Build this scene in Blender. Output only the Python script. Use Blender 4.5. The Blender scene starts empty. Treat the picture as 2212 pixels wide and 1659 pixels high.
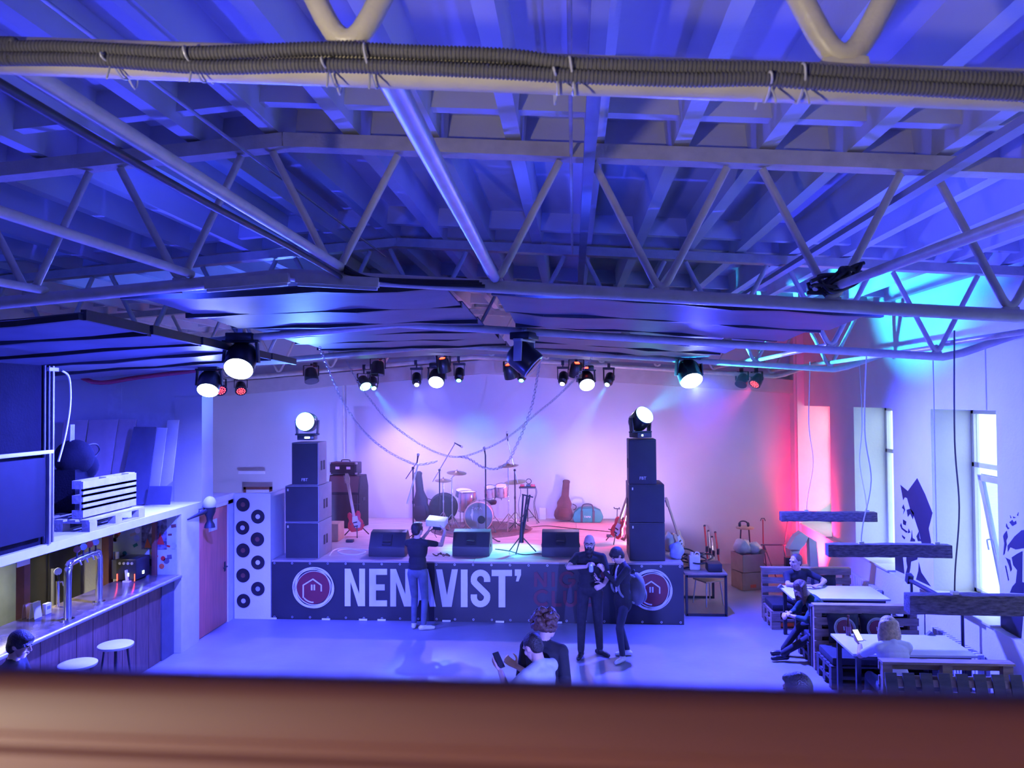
import bpy, bmesh, math, random
import numpy as np
from mathutils import Vector, Matrix, Quaternion
random.seed(7)
PI = math.pi
sc = bpy.context.scene
COL = sc.collection

# ------------------------------------------------------------------ camera
F_PX, CX, CY = 1662.0, 1106.0, 829.5
CAM = Vector((0, 0, 3.70))
RC = (Matrix.Rotation(math.radians(4.44), 3, 'Z') @ Matrix.Rotation(PI/2 + math.radians(1.22), 3, 'X')
      @ Matrix.Rotation(math.radians(-0.46), 3, 'Z'))
cam_d = bpy.data.cameras.new('camera')
cam = bpy.data.objects.new('camera', cam_d)
COL.objects.link(cam)
cam.matrix_world = Matrix.Translation(CAM) @ RC.to_4x4()
cam_d.sensor_width = 36.0
cam_d.lens = 36.0 * F_PX / 2212.0
cam_d.clip_start = 0.02
cam_d.clip_end = 200
cam_d.dof.use_dof = True
cam_d.dof.focus_distance = 10.5
cam_d.dof.aperture_fstop = 6.3
sc.camera = cam

# ------------------------------------------------------------------ view, world
sc.view_settings.view_transform = 'Standard'
sc.view_settings.look = 'None'
sc.view_settings.gamma = 1.0
sc.view_settings.exposure = 0.0
sc.view_settings.use_curve_mapping = False
sc.cycles.use_denoising = True
sc.cycles.max_bounces = 6
sc.cycles.diffuse_bounces = 3
sc.cycles.use_adaptive_sampling = True
sc.cycles.adaptive_threshold = 0.05
sc.cycles.glossy_bounces = 3
sc.cycles.transparent_max_bounces = 10
sc.cycles.volume_bounces = 0
sc.cycles.sample_clamp_indirect = 6.0
sc.cycles.caustics_reflective = False
sc.cycles.caustics_refractive = False

world = bpy.data.worlds.new('overcast_sky')
sc.world = world
world.use_nodes = True
bg = world.node_tree.nodes['Background']
bg.inputs['Color'].default_value = (0.80, 0.92, 1.0, 1)      # even overcast daylight outside the windows
bg.inputs['Strength'].default_value = 3.3

def portal(x, y0, y1, z0, z1):
    l = bpy.data.lights.new('window_portal', 'AREA')
    l.shape = 'RECTANGLE'; l.size = y1 - y0; l.size_y = z1 - z0
    l.cycles.is_portal = True
    o = bpy.data.objects.new('window_portal', l); COL.objects.link(o)
    o.location = (x, (y0+y1)/2, (z0+z1)/2)
    o.rotation_euler = (Vector((-1, 0, 0))).to_track_quat('-Z', 'Y').to_euler()
WIN = [(15.56, 17.22), (12.60, 14.28), (9.62, 11.30), (6.67, 8.33), (3.72, 5.38), (0.77, 2.43)]
for a, b in WIN:
    portal(5.66, a, b, 0.97, 3.53)

# ------------------------------------------------------------------ pixel to place
def ray(x, y): return RC @ Vector(((x-CX)/F_PX, -(y-CY)/F_PX, -1.0))
def atY(x, y, Y): d = ray(x, y); return CAM + d * ((Y-CAM.y)/d.y)
def atX(x, y, X): d = ray(x, y); return CAM + d * ((X-CAM.x)/d.x)
def atZ(x, y, Z): d = ray(x, y); return CAM + d * ((Z-CAM.z)/d.z)

# ------------------------------------------------------------------ mesh builder
def basis(d, up=(0, 0, 1)):
    d = Vector(d).normalized(); u = Vector(up)
    if abs(d.dot(u.normalized())) > 0.98: u = Vector((0, 1, 0))
    x = u.cross(d).normalized(); y = d.cross(x).normalized()
    return Matrix((x, y, d)).transposed()          # columns x, y, d

class MB:
    def __init__(s): s.v = []; s.f = []; s.mi = []; s.cur = 0
    def add(s, vs, fs):
        n = len(s.v); s.v.extend([tuple(v) for v in vs])
        for f in fs: s.f.append([i+n for i in f]); s.mi.append(s.cur)
        return s
    def box(s, c, size, R=None, taper=None):
        hx, hy, hz = size[0]/2, size[1]/2, size[2]/2; c = Vector(c)
        P = []
        for z in (-1, 1):
            k = 1.0 if (z < 0 or not taper) else taper
            for (x, y) in ((-1, -1), (1, -1), (1, 1), (-1, 1)):
                p = Vector((x*hx*k, y*hy*k, z*hz))
                P.append(c + (R @ p if R else p))
        return s.add(P, [(3, 2, 1, 0), (4, 5, 6, 7), (0, 1, 5, 4), (1, 2, 6, 5), (2, 3, 7, 6), (3, 0, 4, 7)])
    def bb(s, a, b):
        a = Vector(a); b = Vector(b)
        return s.box((a+b)/2, [abs(b[i]-a[i]) for i in range(3)])
    def bar(s, a, b, w, h, up=(0, 0, 1)):
        a = Vector(a); b = Vector(b); B = basis(b-a, up)
        return s.box((a+b)/2, (w, h, (b-a).length), B)
    def tube(s, pts, r, n=10, caps=True, rr=None):
        pts = [Vector(p) for p in pts]; m = len(pts); V = []; Fc = []
        prev = None
        for i, p in enumerate(pts):
            if i == 0: d = pts[1]-pts[0]
            elif i == m-1: d = pts[-1]-pts[-2]
            else: d = (pts[i+1]-pts[i]).normalized() + (pts[i]-pts[i-1]).normalized()
            if d.length < 1e-9: d = pts[min(i+1, m-1)] - pts[max(i-1, 0)]
            d.normalize()
            if prev is None: x = basis(d).col[0].copy()
            else:
                x = prev - d*prev.dot(d)
                if x.length < 1e-6: x = basis(d).col[0].copy()
                x.normalize()
            prev = x; y = d.cross(x)
            rad = rr[i] if rr else r
            for k in range(n):
                a = 2*PI*k/n; V.append(p + (x*math.cos(a) + y*math.sin(a))*rad)
        for i in range(m-1):
            for k in range(n):
                k2 = (k+1) % n
                Fc.append((i*n+k, i*n+k2, (i+1)*n+k2, (i+1)*n+k))
        if caps:
            Fc.append(tuple(range(n-1, -1, -1))); Fc.append(tuple((m-1)*n+k for k in range(n)))
        return s.add(V, Fc)
    def cyl(s, a, b, r, n=16, r2=None): return s.tube([a, b], r, n, True, [r, r if r2 is None else r2])
    def lathe(s, prof, M=None, n=24, cap=True):
        V = []; Fc = []; M = M or Matrix.Identity(4); m = len(prof)
        for (r, z) in prof:
            for k in range(n):
                a = 2*PI*k/n; V.append(M @ Vector((r*math.cos(a), r*math.sin(a), z)))
        for i in range(m-1):
            for k in range(n):
                k2 = (k+1) % n
                Fc.append((i*n+k, i*n+k2, (i+1)*n+k2, (i+1)*n+k))
        if cap:
            Fc.append(tuple(range(n-1, -1, -1))); Fc.append(tuple((m-1)*n+k for k in range(n)))
        return s.add(V, Fc)
    def prism(s, poly, depth, M=None):
        """poly: 2D outline in local xy, extruded 0..depth along local z"""
        M = M or Matrix.Identity(4); n = len(poly)
        V = [M @ Vector((x, y, 0)) for x, y in poly] + [M @ Vector((x, y, depth)) for x, y in poly]
        Fc = [tuple(range(n-1, -1, -1)), tuple(range(n, 2*n))]
        for i in range(n):
            j = (i+1) % n; Fc.append((i, j, n+j, n+i))
        return s.add(V, Fc)
    def ball(s, c, r, n=12, m=8, R=None):
        c = Vector(c); rx, ry, rz = (r, r, r) if not hasattr(r, '__len__') else r
        V = []; Fc = []
        for i in range(1, m):
            t = PI*i/m
            for k in range(n):
                a = 2*PI*k/n
                p = Vector((rx*math.sin(t)*math.cos(a), ry*math.sin(t)*math.sin(a), rz*math.cos(t)))
                V.append(c + (R @ p if R else p))
        top = len(V); p = Vector((0, 0, rz)); V.append(c + (R @ p if R else p))
        bot = len(V); p = Vector((0, 0, -rz)); V.append(c + (R @ p if R else p))
        for i in range(m-2):
            for k in range(n):
                k2 = (k+1) % n; Fc.append((i*n+k, (i+1)*n+k, (i+1)*n+k2, i*n+k2))
        for k in range(n):
            k2 = (k+1) % n; Fc.append((top, k, k2)); Fc.append((bot, (m-2)*n+k2, (m-2)*n+k))
        return s.add(V, Fc)
    def torus(s, c, R1, r, M=None, n=28, m=8):
        V = []; Fc = []; M = M or Matrix.Translation(Vector(c))
        for i in range(n):
            a = 2*PI*i/n
            for k in range(m):
                b = 2*PI*k/m; q = R1 + r*math.cos(b)
                V.append(M @ Vector((q*math.cos(a), q*math.sin(a), r*math.sin(b))))
        for i in range(n):
            for k in range(m):
                i2 = (i+1) % n; k2 = (k+1) % m
                Fc.append((i*m+k, i2*m+k, i2*m+k2, i*m+k2))
        return s.add(V, Fc)
    def build(s, name, mat, parent=None, smooth=None, bevel=0.0, label=None, cat=None, group=None, kind=None):
        me = bpy.data.meshes.new(name)
        me.from_pydata(s.v, [], s.f)
        mats = mat if isinstance(mat, (list, tuple)) else [mat]
        for m in mats: me.materials.append(m)
        if len(mats) > 1: me.polygons.foreach_set('material_index', s.mi)
        if bevel > 0:
            bm = bmesh.new(); bm.from_mesh(me)
            bmesh.ops.remove_doubles(bm, verts=bm.verts, dist=1e-5)
            bmesh.ops.bevel(bm, geom=[e for e in bm.edges if len(e.link_faces) == 2 and e.calc_face_angle(0) > 0.5], offset=bevel, segments=2, affect='EDGES', profile=0.6)
            bm.to_mesh(me); bm.free()
            smooth = 0.6 if smooth is None else smooth
        if smooth:
            me.polygons.foreach_set('use_smooth', [True]*len(me.polygons))
            me.set_sharp_from_angle(angle=smooth)
        me.update()
        o = bpy.data.objects.new(name, me); COL.objects.link(o)
        if parent: o.parent = parent
        tag(o, label, cat, group, kind)
        return o

def tag(o, label=None, cat=None, group=None, kind=None):
    if label: o['label'] = label
    if cat: o['category'] = cat
    if group: o['group'] = group
    if kind: o['kind'] = kind
    return o

def thing(name, label, cat, loc=(0, 0, 0), rz=0.0, group=None, rot=None):
    o = bpy.data.objects.new(name, None); COL.objects.link(o)
    o.empty_display_size = 0.05
    o.location = loc; o.rotation_euler = rot if rot else (0, 0, rz)
    return tag(o, label, cat, group)

def dup(o, parent=None, top=True):
    c = o.copy(); COL.objects.link(c)
    if not top: c.parent = parent
    for ch in list(o.children): dup(ch, c, False)
    return c

def T(x, y, z): return Matrix.Translation((x, y, z))
def frame(pos, d, up=(0, 0, 1)): return Matrix.Translation(Vector(pos)) @ basis(d, up).to_4x4()

def smooth_path(pts, sub=6):
    P = [Vector(p) for p in pts]; out = []
    for i in range(len(P)-1):
        p0 = P[max(i-1, 0)]; p1 = P[i]; p2 = P[i+1]; p3 = P[min(i+2, len(P)-1)]
        for k in range(sub):
            t = k/sub
            out.append(0.5*((2*p1) + (p2-p0)*t + (2*p0-5*p1+4*p2-p3)*t*t + (3*p1-p0-3*p2+p3)*t*t*t))
    out.append(P[-1]); return out

# ------------------------------------------------------------------ materials (all node based)
def mat(name, col, rough=0.6, metal=0.0, var=0.18, scale=6.0, bump=0.0, bscale=60.0, coat=0.0, stretch=None, spec=0.5, detail=4.0):
    m = bpy.data.materials.new(name); m.use_nodes = True
    nt = m.node_tree; N = nt.nodes; L = nt.links
    b = N['Principled BSDF']
    b.inputs['Roughness'].default_value = rough; b.inputs['Metallic'].default_value = metal
    b.inputs['Coat Weight'].default_value = coat; b.inputs['Specular IOR Level'].default_value = spec
    tc = N.new('ShaderNodeTexCoord'); mp = N.new('ShaderNodeMapping')
    if stretch: mp.inputs['Scale'].default_value = stretch
    L.new(tc.outputs['Object'], mp.inputs['Vector'])
    nz = N.new('ShaderNodeTexNoise'); nz.inputs['Scale'].default_value = scale; nz.inputs['Detail'].default_value = detail
    L.new(mp.outputs['Vector'], nz.inputs['Vector'])
    rp = N.new('ShaderNodeValToRGB')
    c = Vector(col[:3])
    rp.color_ramp.elements[0].position = 0.3; rp.color_ramp.elements[1].position = 0.7
    rp.color_ramp.elements[0].color = (*[max(0, q*(1-var)) for q in c], 1)
    rp.color_ramp.elements[1].color = (*[min(1, q*(1+var)) for q in c], 1)
    L.new(nz.outputs['Fac'], rp.inputs['Fac']); L.new(rp.outputs['Color'], b.inputs['Base Color'])
    if bump > 0:
        n2 = N.new('ShaderNodeTexNoise'); n2.inputs['Scale'].default_value = bscale; n2.inputs['Detail'].default_value = 3
        L.new(mp.outputs['Vector'], n2.inputs['Vector'])
        bp = N.new('ShaderNodeBump'); bp.inputs['Strength'].default_value = bump; bp.inputs['Distance'].default_value = 0.02
        L.new(n2.outputs['Fac'], bp.inputs['Height']); L.new(bp.outputs['Normal'], b.inputs['Normal'])
    return m

def emis(name, col, strength):
    m = bpy.data.materials.new(name); m.use_nodes = True
    nt = m.node_tree; N = nt.nodes; b = N['Principled BSDF']
    b.inputs['Base Color'].default_value = (0.02, 0.02, 0.02, 1)
    b.inputs['Emission Color'].default_value = (*col, 1); b.inputs['Emission Strength'].default_value = strength
    return m

def glassmat(name, tint=(0.9, 0.97, 1.0), gloss=0.12):
    m = bpy.data.materials.new(name); m.use_nodes = True
    nt = m.node_tree; N = nt.nodes; L = nt.links
    for n in list(N):
        if n.type == 'BSDF_PRINCIPLED': N.remove(n)
    out = [n for n in N if n.type == 'OUTPUT_MATERIAL'][0]
    t = N.new('ShaderNodeBsdfTransparent'); t.inputs['Color'].default_value = (*tint, 1)
    g = N.new('ShaderNodeBsdfGlossy'); g.inputs['Roughness'].default_value = 0.03
    mx = N.new('ShaderNodeMixShader'); mx.inputs['Fac'].default_value = gloss
    L.new(t.outputs[0], mx.inputs[1]); L.new(g.outputs[0], mx.inputs[2]); L.new(mx.outputs[0], out.inputs['Surface'])
    return m

M = {}
M['concrete'] = mat('floor_concrete', (0.26, 0.26, 0.27), 0.36, var=0.16, scale=0.9, bump=0.08, bscale=12, detail=8)
M['plaster'] = mat('white_plaster', (0.74, 0.74, 0.73), 0.75, var=0.05, scale=1.3, bump=0.15, bscale=30)
M['plaster_back'] = mat('grey_plaster', (0.60, 0.58, 0.57), 0.7, var=0.06, scale=0.8, bump=0.1, bscale=20)
M['ceil'] = mat('painted_concrete_ceiling', (0.68, 0.68, 0.70), 0.8, var=0.06, scale=1.5, bump=0.12, bscale=18)
M['cream'] = mat('cream_painted_steel', (0.62, 0.57, 0.44), 0.38, var=0.10, scale=9, bump=0.12, bscale=45)
M['conduit'] = mat('grey_corrugated_plastic', (0.125, 0.123, 0.13), 0.55, var=0.1)
M['clear'] = mat('clear_nylon', (0.55, 0.55, 0.58), 0.3, var=0.1)
M['white_paint'] = mat('white_paint', (0.75, 0.75, 0.76), 0.45, var=0.05)
M['pvc'] = mat('white_window_plastic', (0.78, 0.78, 0.80), 0.3, var=0.04)
M['black'] = mat('black_paint', (0.022, 0.022, 0.024), 0.5, var=0.2, bump=0.05)
M['black_gloss'] = mat('black_plastic', (0.018, 0.018, 0.02), 0.28, var=0.2)
M['blackfab'] = mat('black_cloth', (0.02, 0.02, 0.023), 0.85, var=0.25, scale=14, bump=0.2, bscale=80)
M['grille'] = mat('speaker_grille_cloth', (0.032, 0.032, 0.036), 0.65, var=0.1, bump=0.3, bscale=300)
M['steel'] = mat('chrome_steel', (0.72, 0.72, 0.74), 0.18, metal=1.0, var=0.05)
M['galv'] = mat('galvanised_steel', (0.55, 0.56, 0.58), 0.42, metal=0.8, var=0.12)
M['sheet'] = mat('dark_ceiling_sheet', (0.075, 0.08, 0.10), 0.5, var=0.18, scale=2.0, bump=0.06, bscale=8)
M['sheet_pale'] = mat('pale_ceiling_sheet', (0.42, 0.42, 0.45), 0.4, var=0.12, scale=2.0, bump=0.06, bscale=8)
M['wood_rail'] = mat('varnished_orange_wood', (0.122, 0.036, 0.030), 0.6, var=0.25, scale=3, stretch=(0.6, 9, 9))
M['wood_bar'] = mat('dark_bar_wood', (0.16, 0.085, 0.06), 0.5, var=0.3, scale=6, stretch=(8, 8, 0.6), bump=0.1, bscale=20)
M['wood_old'] = mat('weathered_beam_wood', (0.10, 0.08, 0.065), 0.8, var=0.6, scale=9, stretch=(1.5, 6, 6), bump=0.5, bscale=25)
M['wood_pallet'] = mat('pallet_wood', (0.30, 0.22, 0.15), 0.75, var=0.3, scale=5, stretch=(1, 5, 5), bump=0.25, bscale=25)
M['wood_pallet_white'] = mat('whitewashed_pallet_wood', (0.58, 0.55, 0.52), 0.7, var=0.15, scale=5, bump=0.2, bscale=25)
M['wood_dark'] = mat('stained_pallet_wood', (0.055, 0.05, 0.048), 0.7, var=0.3, scale=5, stretch=(1, 5, 5), bump=0.2, bscale=25)
M['stage_wood'] = mat('stage_plywood', (0.40, 0.33, 0.28), 0.42, var=0.18, scale=2, stretch=(1, 4, 1), bump=0.05)
M['door_wood'] = mat('cherry_door_veneer', (0.66, 0.19, 0.12), 0.45, var=0.15, scale=4, stretch=(9, 9, 0.5))
M['stone'] = mat('brown_stone_top', (0.14, 0.11, 0.085), 0.22, var=0.6, scale=7, detail=8)
M['table_white'] = mat('white_tabletop', (0.72, 0.72, 0.73), 0.35, var=0.03)
M['banner'] = mat('black_vinyl_banner', (0.020, 0.020, 0.024), 0.45, var=0.2, scale=1.5)
M['banner_white'] = mat('banner_white_print', (0.70, 0.70, 0.72), 0.5, var=0.04)
M['banner_red'] = mat('banner_dark_red_print', (0.10, 0.012, 0.016), 0.5, var=0.1)
M['banner_logo_red'] = mat('banner_logo_red_print', (0.17, 0.014, 0.02), 0.5, var=0.1)
M['red_paint'] = mat('red_lacquer', (0.55, 0.03, 0.03), 0.25, var=0.1, coat=0.4)
M['brown_case'] = mat('brown_gig_bag', (0.10, 0.04, 0.035), 0.75, var=0.2, bump=0.1)
M['teal'] = mat('teal_bag_cloth', (0.02, 0.22, 0.19), 0.75, var=0.15)
M['maple'] = mat('maple_wood', (0.55, 0.38, 0.22), 0.35, var=0.15)
M['drum'] = mat('pale_drum_wrap', (0.62, 0.45, 0.38), 0.25, var=0.08, coat=0.5)
M['drumhead'] = mat('grey_drum_skin', (0.22, 0.25, 0.24), 0.5, var=0.06)
M['drumskin_white'] = mat('white_drum_skin', (0.7, 0.68, 0.66), 0.5, var=0.05)
M['brass'] = mat('bronze_cymbal', (0.75, 0.52, 0.25), 0.25, metal=1.0, var=0.1)
M['cardboard'] = mat('cardboard', (0.40, 0.25, 0.15), 0.8, var=0.1)
M['plastic_bag'] = mat('pale_plastic_film', (0.55, 0.58, 0.55), 0.3, var=0.15, bump=0.3, bscale=20)
M['skin'] = mat('skin', (0.56, 0.36, 0.28), 0.5, var=0.05)
M['hair_dark'] = mat('dark_hair', (0.02, 0.014, 0.012), 0.5, var=0.4, scale=40, bump=0.5, bscale=90)
M['hair_brown'] = mat('brown_hair', (0.09, 0.04, 0.025), 0.5, var=0.4, scale=40, bump=0.6, bscale=60)
M['hair_blond'] = mat('blond_hair', (0.50, 0.36, 0.16), 0.5, var=0.45, scale=30, bump=0.4, bscale=60)
M['denim'] = mat('grey_blue_denim', (0.10, 0.12, 0.16), 0.8, var=0.25, bump=0.1)
M['denim_dark'] = mat('dark_denim', (0.035, 0.04, 0.06), 0.8, var=0.2, bump=0.1)
M['tee_black'] = mat('black_t_shirt', (0.018, 0.018, 0.02), 0.85, var=0.2, bump=0.15, bscale=25)
M['tee_grey'] = mat('grey_t_shirt', (0.40, 0.44, 0.40), 0.85, var=0.1, bump=0.2, bscale=20)
M['tee_white'] = mat('white_t_shirt', (0.72, 0.72, 0.74), 0.85, var=0.05, bump=0.15, bscale=20)
M['green_cloth'] = mat('dark_green_shirt', (0.02, 0.06, 0.05), 0.85, var=0.25, bump=0.15)
M['shoe_white'] = mat('white_sneaker', (0.72, 0.72, 0.72), 0.5, var=0.05)
M['shoe_black'] = mat('black_shoe', (0.015, 0.015, 0.016), 0.35, var=0.2)
M['grey_cloth'] = mat('grey_nylon', (0.16, 0.17, 0.18), 0.6, var=0.2, bump=0.15)
M['eye'] = mat('dark_eye', (0.01, 0.01, 0.01), 0.2, var=0.1)
M['lip'] = mat('lip', (0.36, 0.14, 0.12), 0.5, var=0.1)
M['glass'] = glassmat('window_glass')
M['amber_glass'] = mat('amber_bottle_glass', (0.10, 0.03, 0.012), 0.1, var=0.1)
M['paper'] = mat('white_paper', (0.72, 0.72, 0.72), 0.7, var=0.03)
M['green_grey'] = mat('grey_green_panel', (0.20, 0.24, 0.24), 0.6, var=0.1)
M['yellow_wood'] = mat('pale_yellow_wood', (0.48, 0.40, 0.22), 0.6, var=0.12)
M['redbrown'] = mat('red_brown_timber', (0.16, 0.055, 0.035), 0.6, var=0.25)
M['gypsum'] = mat('grey_drywall_board', (0.60, 0.59, 0.60), 0.75, var=0.05, scale=2)
M['red_pipe'] = mat('red_pipe_paint', (0.40, 0.03, 0.05), 0.5, var=0.1)
M['board_grey'] = mat('dark_grey_board', (0.10, 0.10, 0.12), 0.55, var=0.1)
M['board_pink'] = mat('beige_board', (0.46, 0.37, 0.34), 0.6, var=0.06)
M['mural'] = mat('black_wall_paint', (0.012, 0.010, 0.014), 0.6, var=0.2)
M['infill'] = mat('dark_rail_infill', (.011, .0115, .013), .6, var=.15, spec=.3)
M['deep_black'] = mat('matt_black_cloth', (.008, .008, .009), .9, var=.2, spec=.2, bump=.2, bscale=40)
M['tray'] = mat('grey_painted_tray', (.42, .42, .46), .6, var=.06)
M['lens_dark'] = mat('dark_lens', (0.03, 0.03, 0.04), 0.08, var=0.1)
M['blue_bag'] = mat('pale_blue_bag', (0.35, 0.42, 0.62), 0.5, var=0.2)
M['orange_label'] = mat('orange_label', (0.75, 0.14, 0.04), 0.5, var=0.05)
M['beam_beige'] = mat('beige_lintel_paint', (0.52, 0.46, 0.40), 0.6, var=0.06)

# ------------------------------------------------------------------ lamps: a spot light that lives inside a fixture
LIGHT_GAIN = 4.2
def spot(parent, loc, direction, col, power, cone=60, blend=0.6, size=0.06):
    l = bpy.data.lights.new('lamp_light', 'SPOT')
    l.color = col; l.energy = power*LIGHT_GAIN; l.spot_size = math.radians(cone); l.spot_blend = blend
    l.shadow_soft_size = size
    o = bpy.data.objects.new('lamp_light', l); COL.objects.link(o)
    o.location = loc; o.rotation_euler = Vector(direction).to_track_quat('-Z', 'Y').to_euler()
    if parent: o.parent = parent
    return o
# ================================================================== SETTING
RX = -2.05                                   # ridge line
def zrib(x): return 5.66 - 0.07*abs(x-RX)    # underside of the roof ribs
def zbot(x): return 4.62 - 0.075*abs(x-RX)   # centre of the trusses' lower chord
XL, XR, YB, YF = -9.15, 5.05, 17.65, -6.0
TY = [-1.8, 1.8, 5.4, 9.0, 12.6, 16.2]

MB().bb((XL-.3, YF-.3, -.2), (XR+.65, YB+.3, 0)).build('floor', M['concrete'], kind='structure')
# back wall (gable shaped)
b = MB(); b.prism([(XL, 0), (XR+.3, 0), (XR+.3, zrib(XR)+.45), (RX, zrib(RX)+.45), (XL, zrib(XL)+.45)], .3,
                  Matrix(((1, 0, 0, 0), (0, 0, -1, YB+.3), (0, 1, 0, 0), (0, 0, 0, 1))))
b.build('wall_back', M['plaster_back'], kind='structure')
b = MB(); b.prism([(XL, 0), (XR+.3, 0), (XR+.3, zrib(XR)+.45), (RX, zrib(RX)+.45), (XL, zrib(XL)+.45)], .3,
                  Matrix(((1, 0, 0, 0), (0, 0, -1, YF), (0, 1, 0, 0), (0, 0, 0, 1))))
b.build('wall_front', M['plaster'], kind='structure')
MB().bb((XL-.3, YF, 0), (XL, YB, zrib(XL)+.45)).build('wall_left', M['plaster'], kind='structure')
# right wall with window openings; the part under the sills stands 0.1 m proud
b = MB(); zt = zrib(XR)+.45
b.bb((XR-.10, YF, 0), (XR+.65, YB+.3, .955))
b.bb((XR, YF, 3.53), (XR+.65, YB+.3, zt))
ys = [YB+.3] + [q for w in WIN for q in (w[1], w[0])] + [YF]
for i in range(0, len(ys), 2): b.bb((XR, ys[i+1], .955), (XR+.65, ys[i], 3.53))
b.build('wall_right', M['plaster'], kind='structure')
# pilaster in the far right corner, with the groove down its face
b = MB(); b.bb((4.86, 17.32, 0), (XR, YB, 5.1)); b.bb((4.90, 17.22, 0), (XR, 17.30, 5.1))
b.build('trim_1', M['plaster'], kind='structure')

# windows
for i, (a, c) in enumerate(WIN):
    w = thing('window_%d' % (i+1), None, None); w['kind'] = 'structure'
    xg = XR+.58; z0, z1 = .97, 3.53; t = .07; zm = 2.72
    f = MB()
    for (y0, y1, q0, q1) in ((a, a+t, z0, z1), (c-t, c, z0, z1), (a, c, z0, z0+t), (a, c, z1-t, z1), (a, c, zm, zm+t)):
        f.bb((xg-.04, y0, q0), (xg+.04, y1, q1))
    f.build('window_frame', M['pvc'], w, bevel=.006)
    MB().bb((xg-.006, a+t, zm+t), (xg+.006, c-t, z1-t)).build('pane', M['glass'], w)
    MB().bb((xg-.006, a+t, z0+t), (xg+.006, c-t, zm)).build('pane', M['glass'], w)
    MB().bb((XR-.13, a-.02, .955), (xg-.04, c+.02, .985)).build('window_sill', M['pvc'], w, bevel=.006)
    if i == 2:   # inner sash tilted open into the room
        s = thing('sash', None, None); s.parent = w
        s.location = (xg-.05, a+t, z0+t); s.rotation_euler = (0, -.17, 0)
        h = zm-z0-t; W = 0.78
        q = MB()
        for (y0, y1, p0, p1) in ((0, .08, 0, h), (W-.08, W, 0, h), (0, W, 0, .08), (0, W, h-.08, h)):
            q.bb((-.05, y0, p0), (.0, y1, p1))
        q.build('sash_frame', M['pvc'], s, bevel=.006)
        MB().bb((-.03, .08, .08), (-.02, W-.08, h-.08)).build('sash_pane', M['glass'], s)
        hd = MB().tube(smooth_path([(-.05, W-.04, h*.5), (-.10, W-.04, h*.5), (-.11, W-.04, h*.5-.02), (-.11, W-.04, h*.5-.13)], 3), .011, 8)
        hd.build('sash_handle', M['pvc'], s, smooth=1)
# ground outside the windows
MB().bb((XR+.7, -30, -.4), (60, 60, -.3)).build('ground', mat('outside_paving', (.72, .80, .84), .9), kind='structure')

# ceiling: deck, ribs along the hall, cross ribs beside each truss
b = MB()
for x0, x1 in ((XL-.3, RX), (RX, XR+.65)):
    z0, z1 = zrib(x0)+.27, zrib(x1)+.27
    P = [(x0, YF-.3, z0), (x1, YF-.3, z1), (x1, YB+.3, z1), (x0, YB+.3, z0)]
    b.add(P + [(x, y, z+.2) for x, y, z in P], [(3, 2, 1, 0), (4, 5, 6, 7), (0, 1, 5, 4), (1, 2, 6, 5), (2, 3, 7, 6), (3, 0, 4, 7)])
ceil = b.build('ceiling', M['ceil'], kind='structure')
ribx = [0.19 + .585*k for k in range(-15, 9)]
prof = [(-.055, 0), (.055, 0), (.085, .29), (-.085, .29)]
for x in ribx:
    z = zrib(x)
    q = MB(); q.prism(prof, YB-YF, Matrix(((1, 0, 0, x), (0, 0, 1, YF), (0, 1, 0, z), (0, 0, 0, 1))))
    q.build('rib', M['ceil'], ceil)
for ty in TY:
    for dy in (-.34, .34):
        for x0, x1 in ((XL, RX), (RX, XR)):
            q = MB(); q.bar((x0, ty+dy, zrib(x0)+.17), (x1, ty+dy, zrib(x1)+.17), .09, .22, up=(0, 1, 0)) if False else None
            P = [(x0, ty+dy-.05, zrib(x0)+.07), (x1, ty+dy-.05, zrib(x1)+.07), (x1, ty+dy+.05, zrib(x1)+.07), (x0, ty+dy+.05, zrib(x0)+.07)]
            q.add(P + [(x, y, z+.22) for x, y, z in P], [(3, 2, 1, 0), (4, 5, 6, 7), (0, 1, 5, 4), (1, 2, 6, 5), (2, 3, 7, 6), (3, 0, 4, 7)])
            q.build('cross_rib', M['ceil'], ceil)

# beam under the roof in front of the back wall
b = MB()
for x0, x1 in ((XL, RX), (RX, XR)):
    P = [(x0, YB-.28, zbot(x0)-.30), (x1, YB-.28, zbot(x1)-.30), (x1, YB, zbot(x1)-.30), (x0, YB, zbot(x0)-.30)]
    b.add(P + [(x, y, z+.30) for x, y, z in P], [(3, 2, 1, 0), (4, 5, 6, 7), (0, 1, 5, 4), (1, 2, 6, 5), (2, 3, 7, 6), (3, 0, 4, 7)])
b.build('trim_2', M['beam_beige'], kind='structure')

# ---- mezzanine over the bar (left)
XM = -5.80
MB().bb((XL, 1.2, 2.05), (XM, 12.85, 2.15)).build('floor_mezzanine', M['white_paint'], kind='structure')
# drywall partition on the mezzanine, with jointing strips
b = MB(); b.bb((XL, 11.70, 2.15), (XM, 12.06, 4.35))
pw = b.build('wall_partition', M['gypsum'], kind='structure')
jc = mat('jointing_plaster', (.62, .62, .64), .8, var=.08, scale=8)
b = MB(); b.bb((-7.35, 11.69, 2.15), (-7.12, 11.70, 4.0)); b.build('joint_strip', jc, pw)
b = MB(); b.bb((-7.12, 11.69, 3.35), (-6.25, 11.70, 3.55)); b.build('joint_strip', jc, pw)
b = MB(); b.bb((-6.25, 11.685, 2.15), (XM, 11.70, 3.80)); b.build('drywall_sheet', M['plaster_back'], pw)
# column carrying the mezzanine edge
b = MB(); b.bb((XM-.32, 11.05, 0), (XM, 11.58, 2.05)); b.build('trim_3', M['white_paint'], kind='structure')
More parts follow.
